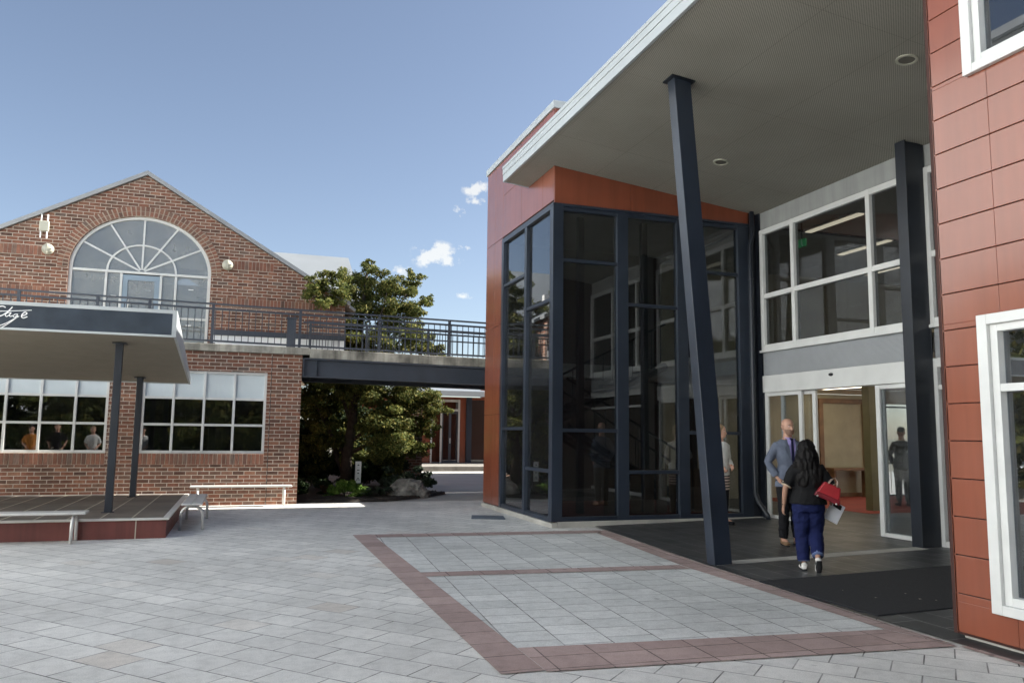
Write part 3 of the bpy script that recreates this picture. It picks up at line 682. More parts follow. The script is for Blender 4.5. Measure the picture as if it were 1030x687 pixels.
# --- canopy
CN = MB()
Yc0, Yc1, Xe = 4.95, 14.3, 4.635
CN.prism([(Xe, Yc0, zc(Xe)), (9.42, Yc0, zc(9.42)), (9.42, Yc0, zc(9.42)+.03), (Xe, Yc0, zc(Xe)+.03)], (0, YF-.003-Yc0, 0))
CN.prism([(Xe, YF-.002, zc(Xe)), (XT-.004, YF-.002, zc(XT)), (XT-.004, YF-.002, zc(XT)+.03), (Xe, YF-.002, zc(Xe)+.03)], (0, Yc1-YF, 0))
CO = CN.build('canopy', M['soffit'], E_)
m = MB(); m.prism([(Xe, Yc0, zc(Xe)+.3), (9.7, Yc0, zc(9.7)+.3), (9.7, Yc0, zc(9.7)+.36), (Xe, Yc0, zc(Xe)+.36)], (0, YF-.003-Yc0, 0))
m.prism([(Xe, YF-.002, zc(Xe)+.3), (XT-.004, YF-.002, zc(XT)+.3), (XT-.004, YF-.002, zc(XT)+.36), (Xe, YF-.002, zc(Xe)+.36)], (0, Yc1-YF, 0))
m.build('canopy_roof', M['zinc'], CO)
m = MB()
for i, (z0, z1, o) in enumerate(((-.012, .13, 0), (.13, .235, .008), (.235, .30, .014))):
    m.box(Xe-.05-o, Xe-.002, Yc0, Yc1+.03, zc(Xe)+z0, zc(Xe)+z1-.004)
m.prism([(Xe, Yc1+.002, zc(Xe)-.012), (XT-.006, Yc1+.002, zc(XT)-.012), (XT-.006, Yc1+.002, zc(XT)+.36), (Xe, Yc1+.002, zc(Xe)+.36)], (0, .026, 0))
m.prism([(Xe, Yc0-.03, zc(Xe)-.012), (5.5, Yc0-.03, zc(5.5)-.012), (5.5, Yc0-.03, zc(5.5)+.36), (Xe, Yc0-.03, zc(Xe)+.36)], (0, .026, 0))
m.build('fascia', M['fascia'], CO, bevel=.006)
# --- facade behind the porch
ff = FaceX(XF)
m = MB(); m.box(XF+.001, XF+.14, 5.2, YF+.02, 5.60, 6.35); m.build('wall', M['grey'], E_)
lv = MB(); nz = 24
for a, b_ in ((9.02, 12.83), (5.2, 8.84)):
    for k in range(nz):
        z0 = 2.755+(3.19-2.755)*k/nz; z1 = 2.755+(3.19-2.755)*(k+1)/nz; zm = (z0+z1)/2
        lv.add([(XF, a, z0), (XF-.014, a, zm), (XF, a, z1), (XF, b_, z0), (XF-.014, b_, zm), (XF, b_, z1)], [(0, 3, 4, 1), (1, 4, 5, 2)])
    lv.box(XF+.001, XF+.1, a, b_, 2.755, 3.19)
lv.build('ribbed_panel', M['louv'], E_)
def facade_window(us, name='window'):
    return grid_window(E_, ff, us, [3.235, 4.27, 5.58], .09, -.08, .04, M['white'], M['glass'], name, outer=.10)
facade_window([9.02, 10.0, 11.88, 12.84]); facade_window([5.2, 6.6, 8.0, 8.90])
m = MB(); ff.box(m, 5.2, 12.86, 3.192, 3.233, -.1, .07); m.build('window_sill', M['white'], E_)
m = MB(); ff.box(m, 9.03, 12.84, 2.43, 2.75, -.2, .035); HD = m.build('door_header', M['white'], E_, bevel=.006)
m = MB(); m.ball((XF-.045, 10.96, 2.655), .03, .05, .028); m.build('motion_sensor', M['dark'], HD, smooth=True)
def slide(us, x_out, label_name='door', full=False, swap=None):
    fr2 = MB(); a, b_ = us; pl = FaceX(XF)
    pl.box(fr2, a, a+.085, .105, 2.428, x_out-.05, x_out); pl.box(fr2, b_-.085, b_, .105, 2.428, x_out-.05, x_out)
    pl.box(fr2, a+.086, b_-.086, .105, .165, x_out-.048, x_out-.004); pl.box(fr2, a+.086, b_-.086, 2.36, 2.428, x_out-.048, x_out-.004)
    f = fr2.build(label_name, M['white'], E_, bevel=.004)
    g = MB(); pl.box(g, a+.07, b_-.07, .15, 2.38, x_out-.03, x_out-.024); g.build('pane', M['glass_d'], f); return f
slide((11.78, 12.83), .0, 'side_light'); slide((11.50, 12.45), -.07, 'door'); slide((9.06, 10.03), .0, 'side_light'); slide((9.1, 10.02), -.07, 'door')
# glazing right of the steel column
m = MB(); ff.box(m, 8.80, 8.92, .1, 2.75, -.06, .03); ff.box(m, 5.2, 8.799, 2.62, 2.75, -.06, .026); ff.box(m, 5.2, 8.799, .1, .18, -.06, .02); ff.box(m, 5.2, 8.799, 2.30, 2.36, -.05, .02); ff.box(m, 7.0, 7.08, .181, 2.299, -.05, .02)
sf = m.build('window', M['white'], E_); g = MB(); ff.box(g, 5.25, 8.79, .17, 2.7, -.03, -.024); g.build('pane', M['glass'], sf)
# --- columns
m = MB()
def lean(zv, X, Y): return (5.725+(5.395-5.725)*zv/6.4+X, 8.80+(9.08-8.80)*zv/6.4+Y, zv)
q = [(-.125, -.09), (.125, -.09), (.125, .09), (-.125, .09)]
m.add([lean(0.015, *c) for c in q]+[lean(zc(5.395+c[0])-.004, *c) for c in q], [(0, 3, 2, 1), (4, 5, 6, 7), (0, 1, 5, 4), (1, 2, 6, 5), (2, 3, 7, 6), (3, 0, 4, 7)])
LC = m.build('leaning_column', M['navy'], E_, bevel=.008)
m = MB(); m.hexa([(5.22, 8.95, zc(5.22)-.022), (5.57, 8.95, zc(5.57)-.022), (5.57, 9.21, zc(5.57)-.022), (5.22, 9.21, zc(5.22)-.022)], [(5.22, 8.95, zc(5.22)-.003), (5.57, 8.95, zc(5.57)-.003), (5.57, 9.21, zc(5.57)-.003), (5.22, 9.21, zc(5.22)-.003)]); m.build('cap_plate', M['navyd'], LC)
m = MB(); m.box(9.05, 9.36, 8.87, 8.885, .06, zc(9.2)-.004); m.box(9.05, 9.36, 9.035, 9.05, .06, zc(9.2)-.004); m.box(9.03, 9.05, 8.865, 9.055, .06, zc(9.03)-.002); m.box(9.36, 9.38, 8.865, 9.055, .06, zc(9.3)-.004); m.build('column', M['navyd'], E_, bevel=.004)
# --- right wing
fw = FaceX(XW+.02)
zr = [.06]+[.06+.3052*k for k in range(1, 24)]
ur_ = [-6, -4.3, -1.9, .5, 2.6, 4.59, 5.12]
U1, U2 = (1.9, 4.765), (1.9, 4.765)
WIN = [(.30, 2.55), (4.60, 6.6)]
m = MB()
for j in range(len(zr)-1):
    z0, z1 = zr[j], zr[j+1]
    cuts = [(-6, -3.0), (-3.0, 1.89), (1.89, 5.14-.0035*z0)] if True else []
    segs = []
    hit = [(a, b_) for a, b_ in WIN if z0 < b_ and z1 > a]
    usr = [-6, -3.2, -.6, 1.80, 4.60, 5.145]
    for i in range(len(usr)-1):
        a, b_ = usr[i], usr[i+1]
        if not hit: fw.box(m, a+.0012, b_-.0012, z0+.004, z1-.004, 0, .02)
        else:
            lo, hi = hit[0]; 
            for za, zb in ((z0+.004, min(z1-.004, lo)), (max(z0+.004, hi), z1-.004)):
                if zb-za > .01: fw.box(m, a+.0012, b_-.0012, za, zb, 0, .02)
            za, zb = max(z0+.004, lo), min(z1-.004, hi)
            for ua, ub in ((a+.0012, min(b_-.0012, 1.9)), (max(a+.0012, 4.765), b_-.0012)):
                if ub-ua > .01 and zb-za > .005: fw.box(m, ua, ub, za, zb, 0, .02)
m.box(XW, XW+.019, 5.127, 5.147, .06, 7.0)
m.build('cladding', M['red'], E_, bevel=.003)
m = MB()
for z0, z1 in ((.04, .30), (2.55, 4.60), (6.6, 7.2)): m.box(XW+.023, XW+.12, -6, 5.126, z0, z1)
for z0, z1 in ((.30, 2.55), (4.60, 6.6)): m.box(XW+.023, XW+.12, -6, 1.9, z0, z1); m.box(XW+.023, XW+.12, 4.765, 5.126, z0, z1)
m.box(XW+.023, XF+.14, 5.128, 5.2, .04, 7.2); m.box(XF+.14, 22, 5.05, 5.19, .04, 7.2); m.box(XW+.023, 22, -6.1, -6.0, .04, 7.2); m.box(22, 22.1, -6.1, 5.0, .04, 7.2)
m.box(XW+.12, 22, -6, 5.05, 7.0, 7.2); m.box(XF+.141, 20.4, 5.19, 12.94, 6.3, 6.5)
m.build('wall', M['back'], E_)
m = MB(); m.box(XW+.05, XW+.12, -6, 5.12, -.05, .058); m.build('plinth', M['conc'], E_)
m = MB(); m.box(XW-.02, XW+.2, -6.1, 5.15, 7.2, 7.3); m.build('parapet_capping', M['fascia'], E_)
fwin = FaceX(XW)
for (z0, z1), mid in zip(WIN, (2.0, None)):
    o = MB()
    for u0, u1, va, vb in ((4.69, 4.78, z0-.02, z1+.03), (1.88, 1.97, z0-.02, z1+.03), (1.971, 4.689, z0-.02, z0+.055), (1.971, 4.689, z1-.05, z1+.03)): fwin.box(o, u0, u1, va, vb, -.10, .045)
    f = o.build('window', M['white'], E_, bevel=.004)
    i_ = MB()
    for u0, u1, va, vb in ((4.625, 4.688, z0+.056, z1-.051), (1.972, 2.04, z0+.056, z1-.051), (2.041, 4.624, z0+.056, z0+.12), (2.041, 4.624, z1-.11, z1-.051)): fwin.box(i_, u0, u1, va, vb, -.09, .012)
    if mid: fwin.box(i_, 2.041, 4.624, mid-.03, mid+.03, -.088, .01)
    i_.build('sash', M['white'], f, bevel=.003)
    g = MB(); fwin.box(g, 2.03, 4.635, z0+.1, z1-.1, -.06, -.052); g.build('pane', M['blueglass'], f)
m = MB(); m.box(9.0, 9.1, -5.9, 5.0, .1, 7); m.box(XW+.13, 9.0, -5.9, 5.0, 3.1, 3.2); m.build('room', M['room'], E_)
# --- interior of lobby, upper floor and stair tower
m = MB()
m.box(XF+.15, 20, 5.2, 12.94, 2.86, 3.15); m.box(XF+.15, 20, 13.1, 17.0, 2.86, 3.15) ; m.box(XF+.15, 20, 12.94, 13.1, 2.86, 3.15)
m.box(XT+.11, XF+.15, 16.2, 17.0, 2.86, 3.15)
m.build('floor_slab', M['ceil_in'], E_)
m = MB(); m.box(XF+.15, 20, 5.2, 17.0, 5.75, 5.8); m.box(XT+.12, XF+.15, 13.06, 17.0, 5.9, 5.95); m.build('ceiling', M['ceil_in'], E_)
m = MB()
for a, b_, z0, z1 in ((9.5, 13.55, .1, 2.85), (19.2, 20, .1, 2.85), (15.8, 19.2, 2.5, 2.85), (13.55, 15.8, 2.72, 2.85), (9.5, 20, 3.16, 5.74)): m.box(a, b_, 16.9, 16.99, z0, z1)
m.box(20, 20.1, 13.4, 16.89, .1, 5.75); m.box(20, 20.1, 5.2, 13.4, 2.7, 3.3); m.build('interior_wall', M['wall_in'], E_)  # east side left open, added to let sun brighten the lobby
m = MB(); m.box(13.55, 15.8, 16.92, 16.97, .1, 2.71); m.build('panel_door', plain('pale_olive_panel', (.30, .27, .18), .35), E_)
m = MB()
for a, b_, z0, z1 in ((14.0, 14.12, .1, 2.6), (15.4, 15.52, .1, 2.6), (14.121, 15.399, 2.48, 2.6), (14.121, 15.399, .1, .2), (15.68, 15.8, .1, 2.7)): m.box(a, b_, 16.86, 16.919, z0, z1)
m.build('timber_frame', M['wood'], E_)
m = MB(); m.box(14.1, 15.3, 16.5, 16.85, .78, .84); m.box(14.15, 14.2, 16.55, 16.8, .1, .78); m.box(15.2, 15.25, 16.55, 16.8, .1, .78); m.build('console_table', M['wood'], E_)
m = MB(); m.box(12.44, 12.62, 13.45, 13.65, .1, 2.86); m.build('interior_column', M['olive'], E_)
m = MB(); m.sheet([(11.9, 13.0, .105), (19.9, 13.0, .105), (19.9, 16.89, .105), (11.9, 16.89, .105)]); m.build('carpet', M['carpet'], E_)
m = MB()
for x in (15.86, 17.0, 18.1, 19.15): m.box(x-.03, x+.03, 16.88, 16.93, .1, 2.44)
for z in (.12, .95, 2.42): m.box(15.89, 19.12, 16.885, 16.925, z-.02, z+.02)
m.build('window', M['dark'], E_)
m = MB()
for k in range(26): m.box(15.9+k*.15, 15.92+k*.15, 18.4, 18.42, .05, 1.0)
m.box(15.8, 20.2, 18.38, 18.44, 1.0, 1.04); m.build('terrace_railing', M['white'], E_)
# stairs in the tower
m = MB(); n = 10
for k in range(n):
    x = 8.9-k*.28; z = .1+(k+1)*.16; m.box(x-.29, x, 14.6, 15.6, z-.04, z)
m.box(5.3, 6.1, 14.6, 16.9, 1.68, 1.74)
for k in range(n):
    x = 6.1+k*.28; z = 1.74+(k+1)*.142; m.box(x, x+.29, 15.8, 16.8, z-.04, z)
SC = m.build('stair', plain('dark_stair_tread', (.045, .045, .05), .6), E_)
m = MB()
for y in (14.58, 15.62): m.tube([(8.95, y, .1), (6.05, y, 1.74)], (.09), 6)
for y in (15.78, 16.82): m.tube([(6.1, y, 1.74), (8.95, y, 3.15)], .09, 6)
for y, a, b_ in ((14.58, (8.95, 1.05), (6.05, 2.7)), (15.62, (8.95, 1.05), (6.05, 2.7)), (15.78, (6.1, 2.7), (8.95, 4.1))):
    m.tube([(a[0], y, a[1]), (b_[0], y, b_[1])], .025, 6)
    for k in range(12):
        u = (k+.5)/12; x = a[0]+(b_[0]-a[0])*u; z = a[1]+(b_[1]-a[1])*u; m.tube([(x, y, z), (x, y, z-.9)], .01, 5)
m.build('stair_railing', M['navyd'], SC)
m = MB(); m.box(XT+.11, 9.3, 13.06, 17, .05, .1); m.build('interior_floor', M['carpet'], E_)
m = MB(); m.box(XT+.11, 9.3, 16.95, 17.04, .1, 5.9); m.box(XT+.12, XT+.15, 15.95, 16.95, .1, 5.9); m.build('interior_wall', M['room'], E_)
m = MB()
for k in range(9): m.box(6.6+k*.28, 6.82+k*.28, 14.0, 14.03, .1, .95)
m.build('timber_screen', plain('dull_timber', (.13, .085, .05), .6), E_)
m = MB()
for x in (6.2, 7.6, 8.7): m.box(x-.06, x+.06, 14.2, 14.32, .1, 5.9)
m.build('interior_post', M['navyd'], E_)
# hidden blocks added behind the tower to keep sun off path and wall base
m = MB(); m.box(6.4, 13, 17.135, 21.0, 0, 2.76); m.box(7.2, 13, 17.135, 21.0, 2.76, 3.35); m.box(11.3, 14.5, 21.01, 31, 0, 6.4); m.build('shade_block', M['red'], E_)

# --- things fixed to the building
def downlight(px, py, label):
    d = RT*((px-515)/F_PX)-UP*((py-343.5)/F_PX)+FW; k = (6.419+.1137*5.07-CAM_H)/(d.z+.1137*d.x); p = EYE+d*k
    t = thing('downlight', label, 'lamp', tuple(p), 0, 'downlights in the canopy soffit')
    rot = Matrix.Rotation(math.atan(.1137), 4, 'Y')
    rg = MB(); n = 28
    for k2 in range(n):
        a, b_ = 2*math.pi*k2/n, 2*math.pi*(k2+1)/n
        lo = [(math.cos(g)*r, math.sin(g)*r, -.016) for r, g in ((.095, a), (.125, a), (.125, b_), (.095, b_))]
        rg.hexa([tuple(rot @ Vector(v)) for v in lo], [tuple(rot @ Vector((v[0], v[1], -.001))) for v in lo])
    rg.build('ring', M['cream'], t, local=True)
    c = MB(); pts = [tuple(rot @ Vector((0, 0, -.004))), tuple(rot @ Vector((0, 0, -.008)))]
    c.tube(pts, .094, 24); c.build('lens', plain('dull_lens', (.13, .12, .10), .2), t, local=True)
downlight(912, 60, 'round recessed downlight in canopy beside the red wall')
downlight(725, 163, 'round recessed downlight in canopy between leaning column and windows')
t = thing('downpipe', 'dark drainpipe with angled foot in corner beside glazed stair tower', 'drainpipe', (9.3, 12.8, .05))
m = MB(); m.tube([(9.22, 12.86, 5.95), (9.22, 12.86, 5.45), (9.14, 12.82, 5.25), (9.14, 12.82, .55), (9.17, 12.78, .40), (9.25, 12.62, .16), (9.26, 12.60, .08)], .045, 12); m.build('pipe', M['navyd'], t, smooth=True)
for z in (4.6, 2.6, .9): MB().tube([(9.14, 12.82, z), (9.14, 12.82, z+.03)], .055, 12).build('bracket', M['navyd'], t)
for k, (x, y, z, L) in enumerate([(10.6, 9.6, 5.70, 1.5), (10.6, 12.2, 5.70, 1.5), (12.6, 10.6, 5.70, 1.5), (12.6, 13.6, 5.70, 1.5), (14.8, 12.0, 5.70, 1.5), (14.8, 15.2, 5.70, 1.5), (17, 15, 5.70, 1.5), (11.2, 10.6, 2.81, 1.8), (11.2, 14.6, 2.81, 1.8), (13.6, 12.2, 2.81, 1.8), (13.6, 15.6, 2.81, 1.8), (16.4, 14.6, 2.81, 1.8), (16.4, 11.2, 2.81, 1.8)]):
    fl = 'upper floor' if z > 4 else 'entrance lobby (added fill)'  # lobby lights are added fill to brighten the room
    t = thing('ceiling_light', f'long lit tube light on the ceiling of the {fl} seen through glass', 'ceiling light', (x, y, z), 0, f'tube lights in the {fl}')
    MB().box(x-.10, x+.10, y-L/2, y+L/2, z, z+.045).build('housing', M['white'], t); MB().box(x-.07-(.25 if z < 4 else 0), x+.07+(.25 if z < 4 else 0), y-L/2+.02, y+L/2-.02, z-.02, z-.001).build('tube', M['tube'] if z > 4 else M['panel'], t)
EXS = .62
t = thing('exit_sign', 'green running figure exit sign behind the upper window', 'exit sign', (9.9, 12.35, 5.2))
MB().box(9.93, 9.97, 12.21, 12.48, 5.20, 5.345).build('panel', M['exit'], t)
m = MB(); m.ball((9.925, 12.30, 5.325), .006, .016, .016); m.box(9.920, 9.929, 12.285, 12.315, 5.24, 5.305); m.hexa([(9.92, 12.26, 5.20), (9.92, 12.28, 5.20), (9.929, 12.28, 5.20), (9.929, 12.26, 5.20)], [(9.92, 12.295, 5.25), (9.92, 12.312, 5.25), (9.929, 12.312, 5.25), (9.929, 12.295, 5.25)])
m.box(9.92, 9.929, 12.39, 12.46, 5.255, 5.275); m.build('pictogram', M['ink'], t)
tag(MB().box(9.94, 9.96, 12.31, 12.33, 5.361, 5.74).build('hanger', M['dark'], t))

# ------------------------------------------------------------------ low building behind the bridge
LB = thing('low_building', 'low orange building with grey framed glass doors beyond the footbridge', 'building', (9.5, 37, 0))
m = MB(); m.box(5.0, 20, 32.85, 60, -.05, .19); m.build('terrace', M['terr'], LB)
lf = FaceY(37)
m = MB(); panels(m, lf, [4.6, 6.4, 8.2, 8.42], [.2, 1.7, 3.2], w0=0, w1=.02); panels(m, lf, [9.85, 10.15], [.2, 1.7, 3.2], w0=-.2, w1=-.02); m.box(10.9, 20, 36.99, 37.2, 3.3, 3.75); m.box(4.6, 20, 37.02, 37.3, 3.18, 3.3); m.build('wall', M['red'], LB)
m = MB(); m.box(4.6, 8.42, 37.03, 37.3, .2, 3.2); m.box(10.3, 20, 40, 40.1, .2, 3.3); m.box(9.9, 10.1, 37.3, 40, .2, 3.2); m.build('room', M['room'], LB)
m = MB(); m.box(7.4, 9.89, 38.0, 38.1, .2, 3.2); m.build('red_reflection_wall', M['red'], LB)  # red wall added behind the door glass in place of a reflection
m = MB()
for x in (8.46, 8.93, 9.80): lf.box(m, x-.04, x+.04, .19, 3.18, -.05, .04)
lf.box(m, 8.5, 9.76, 2.62, 2.72, -.05, .035); lf.box(m, 8.5, 9.76, 3.06, 3.17, -.05, .035); m.build('window', M['alu'], LB)
for x0, x1 in ((8.98, 9.36), (9.37, 9.75)):
    m = MB()
    for a in ((x0, x0+.05, .2, 2.6), (x1-.05, x1, .2, 2.6), (x0+.051, x1-.051, .2, .3), (x0+.051, x1-.051, 2.5, 2.6)): lf.box(m, *a, -.04, .02)
    d = m.build('door', M['steel'], LB); g = MB(); lf.box(g, x0+.04, x1-.04, .25, 2.55, -.012, -.006); g.build('pane', M['glass'], d)
    MB().box((x1 if x0 < 9 else x0)-.02, (x1 if x0 < 9 else x0)+.02, 36.93, 36.97, 1.1, 1.35).build('handle', M['ink'], d)
m = MB(); lf.box(m, 10.16, 10.42, .19, 3.3, -.1, .06); m.build('column', M['navy'], LB)
g = MB(); lf.box(g, 10.42, 14, .25, 3.25, -.08, -.072); g.build('pane', M['glass_b'], LB)
m = MB(); m.prism([(7.2, 35.6, 3.42), (7.2, 45, 4.3), (7.2, 45, 4.38), (7.2, 35.6, 3.52)], (12, 0, 0)); m.build('roof', M['zinc'], LB)
m = MB(); m.box(4.0, 19.2, 35.5, 35.62, 3.28, 3.50); m.build('gutter', M['fascia'], LB)
t = MB(); t.box(4.45, 5.07, 23.3, 24.6, -.02, 2.75)
tag(t.build('brick_pier', M['brick']), 'dark brick pier half hidden by tree foliage behind boulder', 'pier')

# ------------------------------------------------------------------ planting
def leaves(blobs, n, size, up=.35, drop=0., aspect=.55):
    """n leaf faces scattered through ellipsoid clumps (cx,cy,cz,rx,ry,rz,weight)"""
    vs, fs = [], []; W = [b[6] for b in blobs]
    for b in random.choices(blobs, W, k=n):
        while True:
            v = Vector((random.gauss(0, 1), random.gauss(0, 1), random.gauss(0, 1)))
            if v.length > .01: break
        v.normalize(); r = random.random()**.35*(1+random.gauss(0, .10))
        p = Vector((b[0]+v.x*b[3]*r, b[1]+v.y*b[4]*r, b[2]+v.z*b[5]*r))
        nrm = (v*.6+Vector((random.gauss(0, .6), random.gauss(0, .6), random.gauss(0, .6)+up))).normalized()
        a = nrm.orthogonal().normalized(); a = Matrix.Rotation(random.random()*6.283, 3, nrm) @ a; c = nrm.cross(a)
        s = size*(.6+random.random()*.8); k = len(vs); tip = Vector((0, 0, -drop*s))
        vs += [p-a*s, p+c*s*aspect-a*s*.1+nrm*s*.12, p+a*s+tip, p-c*s*aspect-a*s*.1+nrm*s*.12]; fs.append((k, k+1, k+2, k+3))
    me = bpy.data.meshes.new('foliage'); me.from_pydata([tuple(v) for v in vs], [], fs); return me
def clumps(spots, k, jitter, rmin, rmax):
    out = []
    for (x, y, z, r) in spots:
        for _ in range(k):
            v = Vector((random.gauss(0, 1), random.gauss(0, 1), random.gauss(0, .8))).normalized()*r*random.random()**.4*jitter
            q = random.uniform(rmin, rmax)*r; out.append((x+v.x, y+v.y, z+v.z, q, q, q*.62, q*q))
    return out
M['leaf'] = leaf_mat('dusty_green_leaf', (.05, .068, .020), (.115, .135, .038), (.24, .21, .06))
M['leaf_d'] = leaf_mat('dark_green_leaf', (.012, .026, .012), (.025, .045, .018), (.045, .065, .022))
M['leaf_b'] = leaf_mat('bright_green_leaf', (.07, .14, .02), (.12, .21, .035), (.19, .28, .06))
M['leaf_y'] = leaf_mat('grey_green_leaf', (.03, .045, .03), (.05, .07, .045), (.08, .10, .06))
def spot(px, py, Y, rpx): p = at(px, py, Y); return (p.x, p.y, p.z, rpx/F_PX*Y/.95)
random.seed(7)
T = thing('broad_tree', 'bushy green tree rising through and behind the footbridge', 'tree', (2.75, 22.2, 0))
spots = [spot(*s) for s in ((372, 268, 22, 11), (358, 285, 22.2, 20), (385, 290, 22, 20), (335, 282, 20.1, 15), (318, 287, 20.0, 12), (310, 296, 19.9, 9), (325, 302, 20.0, 13), (345, 296, 20.3, 13), (365, 308, 22.3, 26), (405, 290, 22.3, 15), (418, 282, 22.4, 11), (398, 310, 21.8, 24), (330, 310, 21.9, 22),
                               (418, 312, 22, 15), (428, 302, 22.2, 8), (410, 335, 21.6, 24), (425, 345, 21.6, 20), (360, 340, 21.8, 28), (385, 350, 21.2, 22), (335, 340, 21.8, 24), (438, 355, 21.8, 13))]
low = [spot(*s) for s in ((395, 395, 21.6, 28), (420, 400, 21.4, 24), (438, 405, 21.4, 16), (405, 425, 21.2, 28), (385, 440, 21.3, 30), (430, 425, 21.5, 16), (415, 450, 21.6, 18), (360, 400, 22, 26), (335, 400, 22.2, 26), (318, 410, 22.3, 20), (330, 435, 22.3, 26), (318, 455, 22.4, 22), (395, 460, 22, 20), (350, 450, 22.6, 22))]
cr = clumps(spots, 13, 1., .22, .42)+clumps(low, 13, 1., .22, .42)+[(q[0], q[1]+.25, q[2], q[3]*.75, q[3]*.75, q[3]*.7, (q[3]*.6)**2) for q in spots+low]
link('crown', leaves(cr, 120000, .036, .5, .3), M['leaf'], T)
m = MB(); m.tube([(2.75, 22.2, -.05), (2.72, 22.1, .9), (2.85, 22.1, 1.9), (2.9, 22.2, 3.2), (3.0, 22.2, 4.6), (3.1, 22.1, 6.0)], [.17, .14, .125, .11, .075, .03], 12)
for a in ((.85, 1.75, 22.2, 2.5), (1.3, 4.3, 21.6, 2.9), (1.8, 1.9, 21.8, 4.4), (2.4, 4.4, 22.2, 4.8), (3.2, 2.0, 21.8, 5.2), (3.6, 4.3, 22.2, 5.6), (1.0, 4.0, 21.3, 1.9), (2.9, 3.6, 21.6, 5.4)):
    z0, x1, y1, z1 = a; x0 = 2.72+.06*z0; m.tube([(x0, 22.15, z0), ((x0+x1)/2+.05, (22.15+y1)/2, z0+(z1-z0)*.4), (x1, y1, z1)], [.06, .04, .015], 8)
m.tube([(2.95, 22.3, -.05), (2.5, 22.4, .9), (2.1, 22.3, 2.2)], [.10, .08, .04], 8); m.build('trunk', M['bark'], T, smooth=True)
def bush(name, label, cat, spots, n, size, mat, k=6, **kw):
    t = thing(name, label, cat, (spots[0][0], spots[0][1], 0)); link('foliage', leaves(clumps(spots, k, .9, .35, .6), n, size, **kw), mat, t)
    c = spots[0]; m = MB()
    for i in range(7): m.tube([(c[0], c[1], 0), (c[0]+random.uniform(-.6, .6)*c[3], c[1]+random.uniform(-.6, .6)*c[3], c[2]+random.uniform(0, .6)*c[3])], [.012, .005], 5)
    m.build('stems', M['bark'], t); return t
bush('shrub', 'small bright lime green shrub in the mulch bed', 'shrub', [spot(348, 494, 19.6, 11), spot(335, 496, 19.6, 8), spot(362, 497, 19.7, 8)], 2600, .035, M['leaf_b'])
bush('shrub', 'dark low shrubs at the brick wall end of the mulch bed', 'shrub', [spot(308, 488, 20.8, 11), spot(322, 491, 20.6, 9)], 1700, .04, M['leaf_d'])
bush('shrub', 'russet leaved low shrub left of the lime green shrub', 'shrub', [spot(328, 490, 20.2, 5)], 500, .035, leaf_mat('russet_leaf', (.06, .035, .018), (.09, .05, .02), (.12, .08, .03)))
bush('shrub', 'grey green spreading shrub behind the boulder', 'shrub', [spot(400, 482, 21, 15), spot(420, 480, 21.3, 12), spot(434, 486, 20.6, 7)], 2600, .045, M['leaf_y'])
bush('shrub', 'tall dark shrub filling the corner beside the brick wall', 'shrub', [spot(316, 430, 23.4, 30), spot(350, 430, 24, 34), spot(385, 445, 24.2, 30), spot(312, 468, 22.8, 18), spot(335, 470, 23, 20), spot(370, 475, 23.2, 20), spot(345, 400, 24, 24), spot(312, 400, 23.6, 18), spot(372, 412, 24, 24), spot(392, 415, 24, 20), spot(310, 482, 22.6, 13), spot(330, 482, 22.7, 15), spot(352, 478, 22.8, 16), spot(378, 476, 22.9, 16), spot(398, 468, 23, 15), spot(325, 455, 22.9, 18), spot(355, 450, 23, 20), spot(312, 440, 22.8, 16)], 60000, .05, M['leaf_d'])
def fern(label, c, n, L, mat):
    t = thing('fern', label, 'plant', c); m = MB()
    for i in range(n):
        a = random.random()*6.283; l = L*random.uniform(.6, 1.1); d = Vector((math.cos(a), math.sin(a), 0)); s = Vector((-d.y, d.x, 0)); pr = None; k = 7
        rows = []
        for j in range(k+1):
            u = j/k; p = Vector(c)+d*l*u*.8+Vector((0, 0, l*(1.05*u-.85*u*u)+.02)); w_ = .028*math.sin(math.pi*min(1, u*.92+.08))+.002; rows += [p-s*w_, p+s*w_]
        m.add(rows, [(2*j, 2*j+1, 2*j+3, 2*j+2) for j in range(k)])
    m.build('fronds', mat, t)
p = at(383, 499, 19.5); fern('strappy dark green plant left of the boulder', (p.x, 19.5, .04), 70, .62, M['leaf_y'])
p = at(372, 500, 19.3); fern('small strappy plant beside the lime green shrub', (p.x-.05, 19.4, .04), 34, .32, M['leaf_d'])
def boulder(label, c, r, sx, sy, sz):
    bm = bmesh.new(); bmesh.ops.create_icosphere(bm, subdivisions=5, radius=1)
    from mathutils import noise as nz
    for v in bm.verts:
        n = nz.fractal(v.co*1.2+Vector((3, 1, 7)), 1., 2., 5)*.32; f = nz.cell(v.co*1.7)*.10
        v.co = v.co*(1+n*.6+f*.5); v.co = Vector((v.co.x*sx, v.co.y*sy, max(-.3, v.co.z)*sz))
    me = bpy.data.meshes.new('boulder'); bm.to_mesh(me); bm.free(); o = link('boulder', me, M['rock'], smooth=False); o.location = c; return tag(o, label, 'boulder')
p = at(412, 499, 19.7); boulder('grey weathered boulder on the corner of the mulch bed', (p.x, 19.75, .08), 1, .50, .36, .36)
